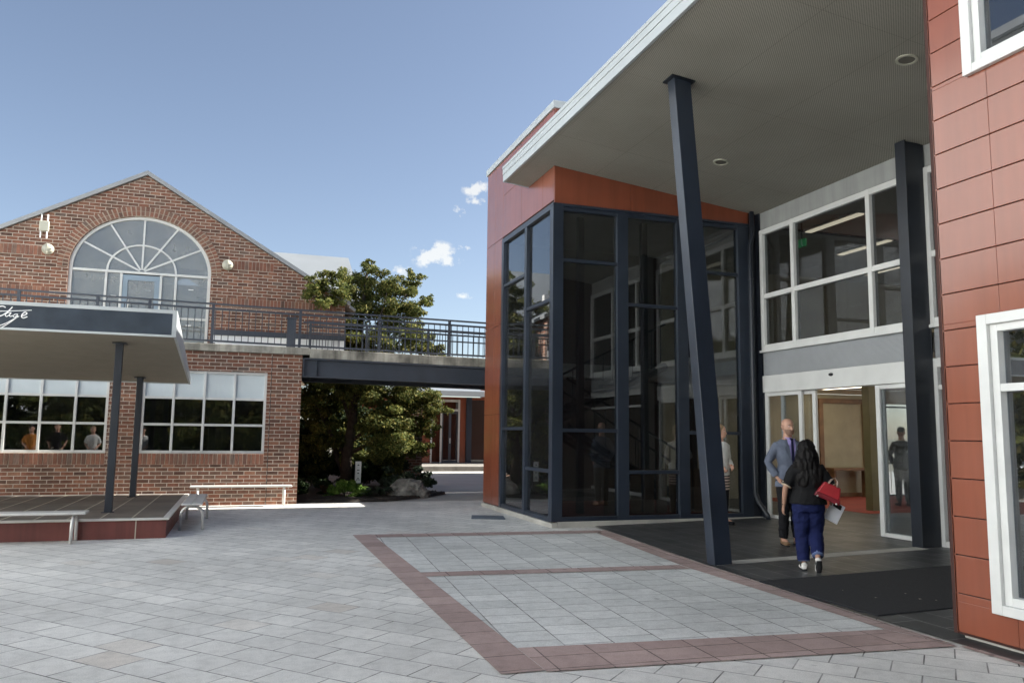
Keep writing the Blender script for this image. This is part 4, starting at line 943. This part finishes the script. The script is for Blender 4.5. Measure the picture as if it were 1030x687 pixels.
# bollard with plate
p = at(359.5, 490, 20.3)
t = thing('sign_bollard', 'short dark bollard carrying a white plate of dark symbols', 'sign', (p.x, 20.3, 0))
MB().box(p.x-.075, p.x+.075, 20.27, 20.36, 0, .86).build('post', M['navyd'], t, bevel=.005)
pl_ = MB().box(p.x-.072, p.x+.072, 20.255, 20.268, .33, .86).build('plate', M['white'], t)
m = MB()
for z, sgn in ((.76, 1), (.66, -1), (.56, 1), (.43, 1)):      # arrow heads and figures
    m.hexa([(p.x-.03, 20.2515, z), (p.x+.03, 20.2515, z), (p.x+.03, 20.2545, z), (p.x-.03, 20.2545, z)], [(p.x-.005, 20.2515, z+.03*sgn), (p.x+.005, 20.2515, z+.03*sgn), (p.x+.005, 20.2545, z+.03*sgn), (p.x-.005, 20.2545, z+.03*sgn)]) if sgn > 0 else m.box(p.x-.03, p.x+.03, 20.2515, 20.2545, z-.02, z)
m.box(p.x-.035, p.x-.02, 20.2515, 20.2545, .39, .425); m.box(p.x+.02, p.x+.035, 20.2515, 20.2545, .39, .425); m.build('symbols', M['dark'], pl_)
sp = [(14.2+random.uniform(-1, 1)*1.6, 18.0+random.uniform(-1, 1)*1.3, random.uniform(6, 14), .9) for _ in range(14)]
tt = thing('dapple_tree', 'unseen slender tree added behind the red stair tower to dapple sunlight', 'tree', (14.2, 18.3, 0)); link('crown', leaves(clumps(sp, 5, 1., .35, .5), 2600, .12, .3), M['leaf'], tt)  # added crown breaks up the sun strip along the brick wall
m = MB(); m.tube([(14.2, 22, 0), (14.1, 20, 4), (14.2, 18.3, 9), (14.2, 18, 13)], [.2, .17, .1, .03], 10); m.build('trunk', M['bark'], tt, smooth=True)
# trees around the plaza, seen in the window reflections
def bg_tree(label, x, y, h, r, proto=None):
    if proto is None:
        t = thing('plaza_tree', label, 'tree', (x, y, 0), 0, 'trees around the plaza')
        sp = [(random.uniform(-1, 1)*r*.6, random.uniform(-1, 1)*r*.6, h*random.uniform(.16, .9), r*.5) for _ in range(18)]
        link('crown', leaves(clumps(sp, 6, .95, .35, .6), 9000, .16, .4), M['leaf'], t, local=True)
        m = MB(); m.tube([(0, 0, -.1), (.1, 0, h*.35), (0, .1, h*.8)], [.25, .2, .06], 10); m.build('trunk', M['bark'], t, local=True)
    else:
        t = copy_tree(proto); t.location = (x, y, 0); t.rotation_euler = (0, 0, random.random()*6); t['label'] = label
    return t
proto = None
for i, (x, y) in enumerate([(-12.5, -13), (-9, -12), (-5.6, -13.2), (-2, -12.2), (1.8, -13.4), (5, -12.6), (-12.6, 18.8), (-7, -18), (0, -18)]):
    tr = bg_tree('leafy green tree standing at the edge of the plaza opposite the buildings', x, y, 7.5, 3.6, proto); proto = proto or tr

hg = thing('hedge', 'unseen green hedge below the trees behind the viewer', 'hedge', (-4, -10.6, 0))  # added out of view, darkens what the brick windows reflect
link('foliage', leaves([(-15+k*.8, -10.6, .95, .75, .55, 1.0, 1) for k in range(29)], 15000, .09, .3), M['leaf'], hg)
m = MB(); m.box(-15.4, 7.8, -10.8, -10.4, 0, 1.5); m.build('stems', M['leaf_d'], hg)
H_ = thing('bounce_hall', 'unseen pale hall added to bounce sunlight into the shaded plaza', 'building', (-15, 4, 0))  # added reflector: its sunlit face brightens the shaded plaza
m = MB(); m.box(-30, -15, -30, 46, 0, 16.5); m.build('wall', plain('bounce_render', (.74, .79, .83), .8, var=.06), H_)
for z in (1.2,):
    for k in range(5):
        m = MB(); m.box(-14.995, -14.96, -28+k*4.2, -25.8+k*4.2, z, z+1.4); m.build('window', M['glass'], H_)
m = MB(); m.box(-30.3, -14.7, -30.3, 46.3, 16.5, 16.8); m.build('roof', M['zinc'], H_)

# ------------------------------------------------------------------ people
def remesh(mb, voxel, it=3, fac=.5):
    me = mb.mesh('tmp'); bm = bmesh.new(); bm.from_mesh(me); bmesh.ops.recalc_face_normals(bm, faces=bm.faces[:]); bm.to_mesh(me); bm.free()
    o = bpy.data.objects.new('tmp', me); COL.objects.link(o)
    r = o.modifiers.new('r', 'REMESH'); r.mode = 'VOXEL'; r.voxel_size = voxel
    s = o.modifiers.new('s', 'SMOOTH'); s.iterations = it; s.factor = fac
    dg = bpy.context.evaluated_depsgraph_get(); out = bpy.data.meshes.new_from_object(o.evaluated_get(dg))
    bpy.data.objects.remove(o); return out
def folds(me, amp, fx, fz, seed=0):
    from mathutils import noise as nn
    nrm_ = [v.normal.copy() for v in me.vertices]; out = []
    for v, q in zip(me.vertices, nrm_):
        c = v.co; n = nn.fractal(Vector((c.x*fx+seed, c.y*fx, c.z*fz+c.x*fx*.6)), 1., 2., 3); c = c+q*n*amp; out += [c.x, c.y, c.z]
    me.vertices.foreach_set('co', out); me.update()
    return me
class Person:
    def __init__(s, label, loc, rz, H, J, skin, build=1., hands=('open', 'open'), turn=0):
        s.k = k = H/1.75; s.J = J; s.b = build; b = MB()
        P = lambda *p: Vector(p)*k
        s.P = P; s.turn = turn
        tz = J.get('torso', {})
        # trunk, neck, head: horizontal elliptical rings
        s.ring(b, [((0, .005, .86), .145, .10), ((0, .0, .95), .158, .11), ((0, 0, 1.08), .128, .095), ((0, -.005, 1.24), .150, .105), ((0, .0, 1.36), .165, .097), ((0, .008, 1.42), .12, .075), ((0, .01, 1.475), .062, .06), ((0, .0, 1.55), .052, .056)], build)
        hd = Matrix.Rotation(turn, 3, 'Z'); s.hd = hd
        def hr(lst):
            pts = [(hd @ Vector(p) if True else p) for p, _, _ in lst]; seg = 16; vs, fs = [], []
            for (p, rx, ry) in lst:
                for q in range(seg):
                    a = 2*math.pi*q/seg; vs.append((hd @ Vector((p[0]+rx*math.cos(a), p[1]+ry*math.sin(a), 0))+Vector((0, 0, p[2])))*k)
            for i in range(len(lst)-1):
                for q in range(seg): q2 = (q+1) % seg; fs.append((i*seg+q, i*seg+q2, (i+1)*seg+q2, (i+1)*seg+q))
            fs += [tuple(range(seg))[::-1], tuple((len(lst)-1)*seg+q for q in range(seg))]; b.add(vs, fs)
        hr([((0, -.035, 1.515), .030, .035), ((0, -.035, 1.53), .048, .058), ((0, -.022, 1.56), .062, .080), ((0, -.010, 1.60), .070, .090), ((0, -.004, 1.64), .074, .096), ((0, 0, 1.68), .075, .097), ((0, .002, 1.715), .066, .086), ((0, .002, 1.738), .045, .06), ((0, .002, 1.75), .018, .024)])
        def hp(x, y, z): return (hd @ Vector((x, y, 0))+Vector((0, 0, z)))*k
        s.hp = hp
        b.tube([hp(0, -.085, 1.645), hp(0, -.105, 1.61), hp(0, -.112, 1.595), hp(0, -.085, 1.585)], [.009*k, .013*k, .017*k, .008*k], 8)
        for sx in (-1, 1): b.tube([hp(sx*.072, .0, 1.60), hp(sx*.082, .006, 1.625), hp(sx*.078, .008, 1.655)], [.012*k, .016*k, .012*k], 8)
        for sx, h in ((-1, hands[0]), (1, hands[1])):
            q = J['armR' if sx < 0 else 'armL']; pts = [P(sx*.135, .005, 1.392)]+[P(*c) for c in q]
            b.tube([pts[0], pts[0].lerp(pts[1], .5), pts[1], pts[1].lerp(pts[2], .35), pts[2]], [.044*k*build, .045*k*build, .039*k, .038*k, .026*k], 10)
            if h != 'none': s.hand(b, pts[2], (pts[2]-pts[1]).normalized(), sx, h)
            q = J['legR' if sx < 0 else 'legL']; hip = P(sx*.082, .0, .90); pts = [hip]+[P(*c) for c in q[:2]]
            b.tube([hip, hip.lerp(pts[1], .5), pts[1], pts[1].lerp(pts[2], .35), pts[2]], [.088*k*build, .072*k*build, .052*k, .052*k, .034*k], 10)
            heel, toe = P(*q[2]), P(*q[3]); b.tube([heel, heel.lerp(toe, .5)+P(0, 0, .015), toe], [.033*k, .04*k, .026*k], 10); b.tube([pts[2], heel.lerp(toe, .25)], .036*k, 8)
        s.o = link('person', remesh(b, .0065, 3), skin, smooth=True); s.o.location = loc; s.o.rotation_euler = (0, 0, rz); tag(s.o, label, 'person')
    def ring(s, mb, lst, g=1., off=0., seg=18):
        k = s.k; vs, fs = [], []
        for (p, rx, ry) in lst:
            for q in range(seg):
                a = 2*math.pi*q/seg; vs.append(Vector((p[0]+(rx*g+off)*math.cos(a), p[1]+(ry*g+off)*math.sin(a), p[2]))*k)
        for i in range(len(lst)-1):
            for q in range(seg): q2 = (q+1) % seg; fs.append((i*seg+q, i*seg+q2, (i+1)*seg+q2, (i+1)*seg+q))
        fs += [tuple(range(seg))[::-1], tuple((len(lst)-1)*seg+q for q in range(seg))]; mb.add(vs, fs)
    def hand(s, mb, w, d, sx, kind):
        k = s.k; inn = Vector((-sx, -.25, 0)); inn = (inn-d*inn.dot(d)).normalized(); fwd = d.cross(inn)*(1 if sx > 0 else -1)
        if fwd.y > 0: fwd = -fwd
        pc = w+d*.055*k
        mb.tube([w-d*.01*k, w+d*.03*k, pc, w+d*.088*k], [(.024*k, .024*k), (.030*k, .020*k), (.039*k, .018*k), (.037*k, .014*k)], 10, ref=tuple(fwd))
        for i in range(4):
            o = (i-1.5)*.0195*k; L = (.062, .074, .070, .055)[i]*k; b0 = w+d*.082*k-fwd*o; curl = .35 if kind == 'open' else 1.1
            p1 = b0+d*L*.45+inn*L*.12*curl; p2 = p1+(d*(1-.35*curl)+inn*.75*curl).normalized()*L*.33; p3 = p2+(d*(1-.8*curl)+inn*curl).normalized()*L*.25
            mb.tube([b0, p1, p2, p3], [.0092*k, .0088*k, .0082*k, .007*k], 8)
        t0 = w+d*.03*k+fwd*.022*k; t1 = t0+(d*.6+fwd*.7+inn*.3).normalized()*.035*k; t2 = t1+(d*.9+inn*.4).normalized()*.03*k
        mb.tube([t0, t1, t2], [.013*k, .0115*k, .009*k], 8)
    def child(s, name, mesh, mat, smooth=True): return link(name, mesh, mat, s.o, smooth, local=True)
    def sleeve(s, mb, sx, upto, off):
        k = s.k; P = s.P; q = s.J['armR' if sx < 0 else 'armL']; a = P(sx*.135, .005, 1.395); e, w = P(*q[0]), P(*q[1])
        if upto <= 1: mb.tube([a, a.lerp(e, .4), a.lerp(e, upto)], [(.054+off)*k*s.b, (.056+off)*k*s.b, (.056+off)*k], 12)
        else: mb.tube([a, a.lerp(e, .45), e, e.lerp(w, .4), e.lerp(w, upto-1)], [(.054+off)*k*s.b, (.056+off)*k*s.b, (.048+off)*k, (.046+off)*k, (.040+off)*k], 12)
    def torso(s, name, mat, z0, upto, off=.014, flare=0., neck=1.455, voxel=.009):
        mb = MB()
        s.ring(mb, [((0, .002, z0), .158+flare, .112+flare), ((0, 0, max(z0+.03, .97)), .155+flare*.6, .110+flare*.5), ((0, 0, 1.10), .130, .098), ((0, -.006, 1.24), .152, .110), ((0, 0, 1.36), .178, .104), ((0, .008, 1.425), .14, .085), ((0, .01, neck), .078, .070)], s.b, off)
        for sx in (-1, 1): s.sleeve(mb, sx, upto, off*.6)
        return s.child(name, folds(remesh(mb, voxel, 4), .009, 7, 9, s.k*5), mat)
    def trousers(s, mat, off=.014, crop=.97, wide=0.):
        mb = MB(); k = s.k; P = s.P
        s.ring(mb, [((0, .004, .80), .13, .10), ((0, .004, .87), .155, .112), ((0, .0, .95), .160, .112), ((0, 0, 1.03), .142, .102)], s.b, off)
        for sx in (-1, 1):
            q = s.J['legR' if sx < 0 else 'legL']; hip = P(sx*.082, 0, .90); kn, an = P(*q[0]), P(*q[1])
            mb.tube([hip, hip.lerp(kn, .5), kn, kn.lerp(an, .4), kn.lerp(an, crop)], [(.092*s.b+off)*k, (.078*s.b+off)*k, (.060+off+wide)*k, (.058+off+wide)*k, (.046+off+wide)*k], 12)
        return s.child('trousers', folds(remesh(mb, .009, 4), .011, 6, 13, s.k*9), mat)
    def shoes(s, mat, sole):
        for sx in (-1, 1):
            q = s.J['legR' if sx < 0 else 'legL']; heel, toe = s.P(*q[2]), s.P(*q[3]); k = s.k; d = (toe-heel).normalized(); n = Vector((1, 0, 0)).cross(d); n = n if n.z > 0 else -n
            mb = MB(); mb.tube([heel-d*.025*k, heel, heel.lerp(toe, .5), toe, toe+d*.025*k], [(.028*k, .025*k), (.038*k, .042*k), (.045*k, .038*k), (.045*k, .028*k), (.025*k, .015*k)], 12)
            mb.tube([heel+n*.02*k, s.P(*q[1]).lerp(heel, .35)], .043*k, 10)
            sh_ = s.child('shoe', remesh(mb, .006, 3), mat)
            sm = MB(); sm.tube([heel-d*.028*k-n*.036*k, heel.lerp(toe, .5)-n*.036*k, toe+d*.03*k-n*.027*k], [(.034*k, .011*k), (.044*k, .011*k), (.028*k, .009*k)], 10)
            link('sole', sm.mesh('sole'), sole, sh_, False, local=True)
    def face(s, brow, beard=None):
        k = s.k; hp = s.hp
        for sx in (-1, 1):
            m = MB(); m.ball(hp(sx*.029, -.083, 1.638), .0115*k, .009*k, .0085*k, 10, 8); e = s.child('eye', m.mesh('eye'), M['ink'])
            m = MB(); m.ball(hp(sx*.029, -.0905, 1.638), .0055*k, .004*k, .0055*k, 8, 6); link('iris', m.mesh('iris'), M['dark'], e, True, local=True)
            m = MB(); m.tube([hp(sx*.014, -.094, 1.657), hp(sx*.03, -.092, 1.662), hp(sx*.046, -.080, 1.657)], [.003*k, .0045*k, .003*k], 6); s.child('eyebrow', m.mesh('eyebrow'), brow)
        m = MB(); m.tube([hp(-.024, -.086, 1.563), hp(0, -.097, 1.566), hp(.024, -.086, 1.563)], [.003*k, .006*k, .003*k], 6); s.child('mouth', m.mesh('mouth'), plain('lip', (.30, .10, .08), .5))

stand = dict(armR=[(-.275, .06, 1.14), (-.185, -.03, .93)], armL=[(.275, .06, 1.14), (.185, -.03, .93)],
             legR=[(-.09, -.01, .48), (-.095, .01, .085), (-.095, .03, .045), (-.115, -.15, .035)], legL=[(.09, -.01, .48), (.095, .01, .085), (.095, .03, .045), (.115, -.15, .035)])
# man in jacket by the doors
mp_ = Person('bald bearded man in blue grey jacket and tie with hands in pockets', (7.56, 9.80, PZ(7.56)), R(-12), 1.81, stand, M['skin'], 1.04, ('fist', 'fist'), R(10))
mp_.trousers(M['trous']); mp_.torso('jacket', M['jacket'], .80, 1.93, .020, .012)
mp_.shoes(M['tan'], M['sole']); mp_.face(plain('brown_brow', (.10, .06, .04), .7))
k = mp_.k; m = MB(); m.add([Vector(c)*k for c in ((-.058, -.092, 1.475), (.058, -.092, 1.475), (.055, -.138, 1.36), (.0, -.152, 1.10), (-.055, -.138, 1.36), (0, -.125, 1.45))], [(0, 5, 4), (5, 1, 2), (5, 2, 3), (5, 3, 4)])
m.tube([Vector((0, .012, 1.43))*k, Vector((0, .004, 1.492))*k], [(.072*k, .070*k), (.060*k, .062*k)], 16)
mp_.child('shirt', m.mesh('shirt'), M['shirt'], False)
m = MB(); m.hexa([Vector(c)*k for c in ((-.017, -.138, 1.435), (.017, -.138, 1.435), (.015, -.10, 1.445), (-.015, -.10, 1.445))], [Vector(c)*k for c in ((-.020, -.116, 1.478), (.020, -.116, 1.478), (.020, -.09, 1.478), (-.020, -.09, 1.478))])
m.hexa([Vector(c)*k for c in ((-.020, -.162, 1.13), (.020, -.162, 1.13), (.020, -.13, 1.13), (-.020, -.13, 1.13))], [Vector(c)*k for c in ((-.014, -.139, 1.434), (.014, -.139, 1.434), (.014, -.11, 1.434), (-.014, -.11, 1.434))]); mp_.child('tie', m.mesh('tie'), M['tie'], False)
for sx in (-1, 1):
    m = MB(); m.add([Vector((sx*a, b_, c))*k for a, b_, c in ((.066, -.075, 1.475), (.105, -.112, 1.40), (.085, -.136, 1.37), (.112, -.138, 1.33), (.006, -.156, 1.08), (.052, -.143, 1.36))], [(0, 1, 2, 5), (2, 3, 4, 5)])
    o = mp_.child('lapel', m.mesh('lapel'), M['jacket'], False); md = o.modifiers.new('t', 'SOLIDIFY'); md.thickness = .008; md.offset = 1
hp = mp_.hp; m = MB(); seg = 11; rows = []
for j in range(4):
    z = 1.525+.024*j
    for i in range(seg):
        a = -math.pi*.5+(i-seg//2)*.26; rx, ry = (.054, .066, .071, .0745)[j]+.004, (.064, .078, .088, .093)[j]+.005; yy = (-.036, -.026, -.016, -.008)[j]
        rows.append(hp(rx*math.cos(a), yy+ry*math.sin(a), z))
fs = [(j*seg+i, j*seg+i+1, (j+1)*seg+i+1, (j+1)*seg+i) for j in range(3) for i in range(seg-1) if not (j == 1 and 4 <= i <= 5)]
m.add(rows, fs); mp_.child('beard', m.mesh('beard'), plain('grey_stubble', (.27, .16, .115), .9))
m = MB()
for sx in (-1, 1): m.tube([hp(sx*.066, .03, 1.60), hp(sx*.074, .03, 1.65), hp(sx*.055, .075, 1.64)], [.010*k, .014*k, .01*k], 8)
mp_.child('hair', m.mesh('hair'), plain('cropped_grey_hair', (.16, .12, .10), .9))
# walking woman seen from behind
walk = dict(armL=[(.30, .055, 1.12), (.325, .0, .865)], armR=[(-.315, .05, 1.13), (-.33, -.14, .94)],
            legL=[(.085, -.06, .48), (.075, .0, .095), (.075, .03, .048), (.085, -.15, .036)], legR=[(-.10, -.06, .50), (-.075, .20, .205), (-.075, .245, .165), (-.085, .165, .03)])
wp = Person('woman seen from behind in black top and royal blue trousers, walking to the doors', (6.46, 8.03, PZ(6.46)), R(150), 1.51, walk, M['skin2'], 1.3, ('open', 'fist'))
wp.trousers(M['pants'], .024, .90, .012); wp.torso('top', M['tee'], .90, .92, .024, .02); wp.shoes(M['shoew'], M['sole']); wp.face(M['hair'])
k = wp.k
for sx in (-1, 1):
    q = walk['armR' if sx < 0 else 'armL']; a = wp.P(sx*.15, .005, 1.415); e = wp.P(*q[0])
    for u in (.80, .90):
        m = MB(); m.tube([a.lerp(e, u), a.lerp(e, u+.045)], .071*k, 16); wp.child('cuff_stripe', m.mesh('cuff_stripe'), M['stripe'])
    q = walk['legR' if sx < 0 else 'legL']; kn, an = wp.P(*q[0]), wp.P(*q[1]); m = MB(); m.tube([kn.lerp(an, .84), kn.lerp(an, .93)], .077*k, 14); wp.child('turn_up', m.mesh('turn_up'), cloth('pale_denim', (.12, .16, .30)))
    hl, to = wp.P(*q[2]), wp.P(*q[3]); m = MB(); m.tube([hl.lerp(to, .18)+Vector((0, .0, .015)), hl.lerp(to, .45)+Vector((0, 0, .012))], [.0445*k, .0455*k], 12); wp.child('shoe_stripe', m.mesh('shoe_stripe'), M['dark'])
hr_ = MB()
for (cx, cy, cz, rx, ry, rz) in ((0, .012, 1.675, .098, .118, .098), (0, .055, 1.56, .122, .085, .13), (.02, .085, 1.43, .150, .075, .14), (-.03, .095, 1.31, .148, .07, .13), (.05, .105, 1.23, .105, .055, .11), (-.06, .105, 1.21, .085, .05, .10), (.085, .03, 1.48, .05, .06, .15), (-.085, .03, 1.48, .05, .06, .15)):
    hr_.ball(Vector((cx*1.15, cy, cz))*k, rx*k*1.18, ry*k*1.1, rz*k*1.08, 16, 12)
hm = remesh(hr_, .008, 6)
from mathutils import noise as mnoise
hn = [v.normal.copy() for v in hm.vertices]; hc = []
for v, q in zip(hm.vertices, hn):
    n = mnoise.fractal(Vector((v.co.x*26, v.co.y*26, v.co.z*8)), 1., 2., 4); c = v.co+q*n*.014; hc += [c.x, c.y, c.z]
hm.vertices.foreach_set('co', hc); hm.update()
wp.child('hair', hm, M['hair'])
m = MB(); w_ = wp.P(*walk['armL'][1]); m.tube([w_+Vector((0, 0, .012)), w_+Vector((0, 0, .022))], .031*k, 14); wp.child('bracelet', m.mesh('bracelet'), M['dark'])
def place(o, ref): o.location = ref.o.location; o.rotation_euler = ref.o.rotation_euler; return o
Wm = Matrix.Translation(wp.o.location) @ Matrix.Rotation(R(150), 4, 'Z')
def wtrans(local): return Wm @ (Vector(local)*wp.k)
bg_c = wtrans((-.26, .14, 1.075))
BGS = .86
hb = thing('handbag', 'glossy red handbag hanging from the walking woman\'s shoulder', 'bag', tuple(bg_c), R(150))
m = MB(); a = [(-.17, -.055, -.11), (.17, -.055, -.11), (.17, .055, -.11), (-.17, .055, -.11)]; b_ = [(-.115, -.03, .11), (.115, -.03, .11), (.115, .03, .11), (-.115, .03, .11)]
tl = Matrix.Rotation(R(-24), 3, 'Y')*BGS; tr_ = lambda l: [tuple(tl @ Vector(v)) for v in l]
bb = m.hexa(tr_(a), tr_(b_)).build('bag_body', M['redbag'], hb, local=True, bevel=.018)
m = MB(); m.hexa(tr_([(-.175, -.058, -.118), (.175, -.058, -.118), (.175, .058, -.118), (-.175, .058, -.118)]), tr_([(-.165, -.0575, -.05), (.165, -.0575, -.05), (.165, .0575, -.05), (-.165, .0575, -.05)])); m.build('bag_base', M['bagdk'], hb, local=True, bevel=.01)
for y in (-.03, .03):
    m = MB(); m.tube([tuple(tl @ Vector(v)) for v in ((-.06, y, .10), (-.045, y, .17), (.0, y*.7-.01, .215), (.04, y, .17), (.06, y, .10))], .008, 8); m.build('strap', plain('pale_strap', (.30, .22, .18), .6), hb, smooth=True, local=True)
for sx in (-.13, .13):
    m = MB(); m.ball(tuple(tl @ Vector((sx, .06, -.112))), .012, .012, .012, 8, 6); m.build('stud', M['alu'], hb, smooth=True, local=True)
pc = wtrans((-.37, -.16, .78))
pa = thing('paper_folder', 'white papers with dark clip held in the walking woman\'s hand', 'papers', tuple(pc), R(150))
rt = Matrix.Rotation(R(-28), 3, 'Y') @ Matrix.Rotation(R(12), 3, 'X'); rr = lambda l: [tuple(rt @ Vector(v)) for v in l]
m = MB()
for j in range(3): m.hexa(rr([(-.085+j*.004, -.004+j*.006, -.12), (.085+j*.004, -.004+j*.006, -.12), (.085+j*.004, .0+j*.006, -.12), (-.085+j*.004, .0+j*.006, -.12)]), rr([(-.085, -.004+j*.006, .12-j*.006), (.085, -.004+j*.006, .12-j*.006), (.085, j*.006, .12-j*.006), (-.085, j*.006, .12-j*.006)]))
m.build('sheets', M['paper'], pa, local=True)
m = MB(); m.hexa(rr([(-.05, .014, .05), (.05, .014, .06), (.05, .026, .06), (-.05, .026, .05)]), rr([(-.045, .014, .105), (.055, .014, .115), (.055, .024, .115), (-.045, .024, .105)])); m.build('clip', M['dark'], pa, local=True, bevel=.004)
# woman in white jacket behind the leaning column
p = at(724.5, 437, 12.25)
arms = dict(stand); arms['armL'] = [(.235, .06, 1.14), (.13, -.13, 1.02)]; arms['armR'] = [(-.235, .06, 1.14), (-.14, -.13, 1.0)]
w3 = Person('fair haired woman in white jacket and striped skirt half behind the leaning column', (p.x, 12.25, PZ(p.x)), R(12), 1.73, arms, M['skin'], .98, ('fist', 'fist'), R(25))
w3.torso('jacket', M['wjacket'], .86, 1.9, .018, .006); w3.face(M['blond']); w3.shoes(M['trous'], M['sole'])
m = MB(); w3.ring(m, [((0, 0, .60), .145, .11), ((0, .004, .75), .158, .118), ((0, 0, .95), .152, .112), ((0, 0, 1.0), .14, .10)], 1, .014); w3.child('skirt', remesh(m, .012, 3), M['skirt'])
m = MB()
for sx in (-1, 1): m.tube([w3.P(sx*.082, 0, .72), w3.P(sx*.09, -.01, .48), w3.P(sx*.095, .01, .07)], [.082*w3.k, .062*w3.k, .042*w3.k], 12)
w3.child('tights', remesh(m, .01, 2), M['trous'])
m = MB()
for c in ((0, .02, 1.69, .088, .105, .082), (0, .055, 1.62, .084, .07, .09), (.06, .005, 1.63, .03, .06, .075), (-.06, .005, 1.63, .03, .06, .075)):
    q = w3.hp(*c[:3]); m.ball(q, c[3]*w3.k, c[4]*w3.k, c[5]*w3.k, 14, 10)
w3.child('hair', remesh(m, .008, 4), M['blond'])
# person inside the lobby, seen through the side light
p = at(907, 455, 14.3)
w4 = Person('person in dark clothes seen from behind inside the lobby through the glass', (p.x, 14.3, .105), R(150), 1.74, stand, M['skin2'], 1.05)
w4.torso('jacket', cloth('dark_brown_jacket', (.03, .025, .02)), .82, 1.93, .02, .01); w4.trousers(M['trous']); w4.shoes(M['dark'], M['sole']); w4.face(M['hair'])
m = MB(); m.ball(w4.hp(0, .01, 1.69), .085*w4.k, .104*w4.k, .08*w4.k); w4.child('hair', remesh(m, .008, 3), M['hair'])
# visitors standing out on the plaza, mirrored in the brick building's windows
def visitor(label, x, y, rz, H, top, low, hair, pose=stand, sk='skin'):
    v = Person(label, (x, y, .0), rz, H, pose, M[sk], 1.0); v.torso('top', M[top], .86, .9, .018, .006); v.trousers(M[low]); v.shoes(M['dark'], M['sole']); v.face(M[hair])
    m = MB(); m.ball(v.hp(0, .012, 1.69), .085*v.k, .105*v.k, .08*v.k); v.child('hair', remesh(m, .009, 3), M[hair])
visitor('visitor in orange shirt reflected in the stage side windows', -6.55, 6.9, R(172), 1.68, 'orange', 'trous', 'hair', arms)
visitor('visitor in black top and cream trousers reflected in the windows', -5.85, 6.6, R(185), 1.76, 'tee', 'khaki', 'hair')
visitor('visitor in white top and dark shorts reflected in the windows', -4.75, 6.8, R(180), 1.66, 'wjacket', 'trous', 'blond', arms)
visitor('visitor in maroon shirt reflected in the windows', -3.55, 6.4, R(170), 1.70, 'maroon', 'trous', 'hair', arms)
visitor('visitor in white shirt and navy trousers reflected in the windows', -3.2, 6.9, R(190), 1.66, 'wjacket', 'pants', 'hair', arms)

# ------------------------------------------------------------------ light
SUN_AZ, SUN_EL = R(-2), R(36)      # azimuth from +X towards +Y
sd = Vector((math.cos(SUN_EL)*math.cos(SUN_AZ), math.cos(SUN_EL)*math.sin(SUN_AZ), math.sin(SUN_EL)))
L = bpy.data.lights.new('sun', 'SUN'); L.energy = 5; L.angle = R(.53); L.color = (1., .95, .87)
so_ = bpy.data.objects.new('sun', L); COL.objects.link(so_); so_.rotation_euler = sd.to_track_quat('Z', 'Y').to_euler(); so_.location = (30, 0, 30)
Wd = bpy.data.worlds.new('World'); S.world = Wd; Wd.use_nodes = True; t = Wd.node_tree
bgn = t.nodes['Background']; sky = N(t, 'ShaderNodeTexSky'); sky.sky_type = 'NISHITA'; sky.sun_disc = False
sky.sun_elevation = SUN_EL; sky.sun_rotation = R(90)-SUN_AZ; sky.air_density = .85; sky.dust_density = .9; sky.ozone_density = 1.0
tc = N(t, 'ShaderNodeTexCoord')
# a few small fair-weather clouds low over the bridge
nrm = N(t, 'ShaderNodeVectorMath', operation='NORMALIZE'); t.links.new(tc.outputs['Generated'], nrm.inputs[0])
cn = noise(t, nrm.outputs[0], 42, 6, .62); tot = None
for px, py, rad, th in ((437, 257, .030, .48), (452, 262, .018, .50), (479, 190, .018, .5), (480, 203, .015, .53), (462, 211, .02, .60), (405, 272, .014, .55), (466, 298, .014, .58), (470, 250, .02, .57)):
    d = (RT*((px-515)/F_PX)-UP*((py-343.5)/F_PX)+FW).normalized()
    sb_ = N(t, 'ShaderNodeVectorMath', operation='SUBTRACT'); t.links.new(nrm.outputs[0], sb_.inputs[0]); sb_.inputs[1].default_value = d
    ml = N(t, 'ShaderNodeVectorMath', operation='MULTIPLY'); t.links.new(sb_.outputs[0], ml.inputs[0]); ml.inputs[1].default_value = (1, 1, 1.7)
    ln = N(t, 'ShaderNodeVectorMath', operation='LENGTH'); t.links.new(ml.outputs[0], ln.inputs[0])
    fall = math_(t, 'SUBTRACT', 1., math_(t, 'DIVIDE', ln.outputs['Value'], rad*1.15))
    fall = math_(t, 'MAXIMUM', fall, 0)
    f = math_(t, 'MULTIPLY', math_(t, 'MAXIMUM', math_(t, 'SUBTRACT', math_(t, 'ADD', cn, math_(t, 'MULTIPLY', fall, .22)), th+.04), 0), math_(t, 'MINIMUM', math_(t, 'MULTIPLY', fall, 3), 1))
    tot = f if tot is None else math_(t, 'MAXIMUM', tot, f)
cf = math_(t, 'MINIMUM', math_(t, 'MULTIPLY', tot, 4), .48)
hs = N(t, 'ShaderNodeHueSaturation'); hs.inputs['Saturation'].default_value = .86; t.links.new(sky.outputs[0], hs.inputs['Color'])
t.links.new(mixc(t, cf, hs.outputs[0], (8, 7.5, 6.4)), bgn.inputs[0]); bgn.inputs[1].default_value = .05
S.view_settings.view_transform = 'Standard'; S.view_settings.look = 'None'; S.view_settings.gamma = 1; S.view_settings.exposure = 1.82
S.view_settings.use_curve_mapping = False
S.cycles.max_bounces = 10; S.cycles.transparent_max_bounces = 24; S.cycles.glossy_bounces = 5; S.cycles.diffuse_bounces = 5
S.cycles.use_denoising = True
S.cycles.sample_clamp_indirect = 6
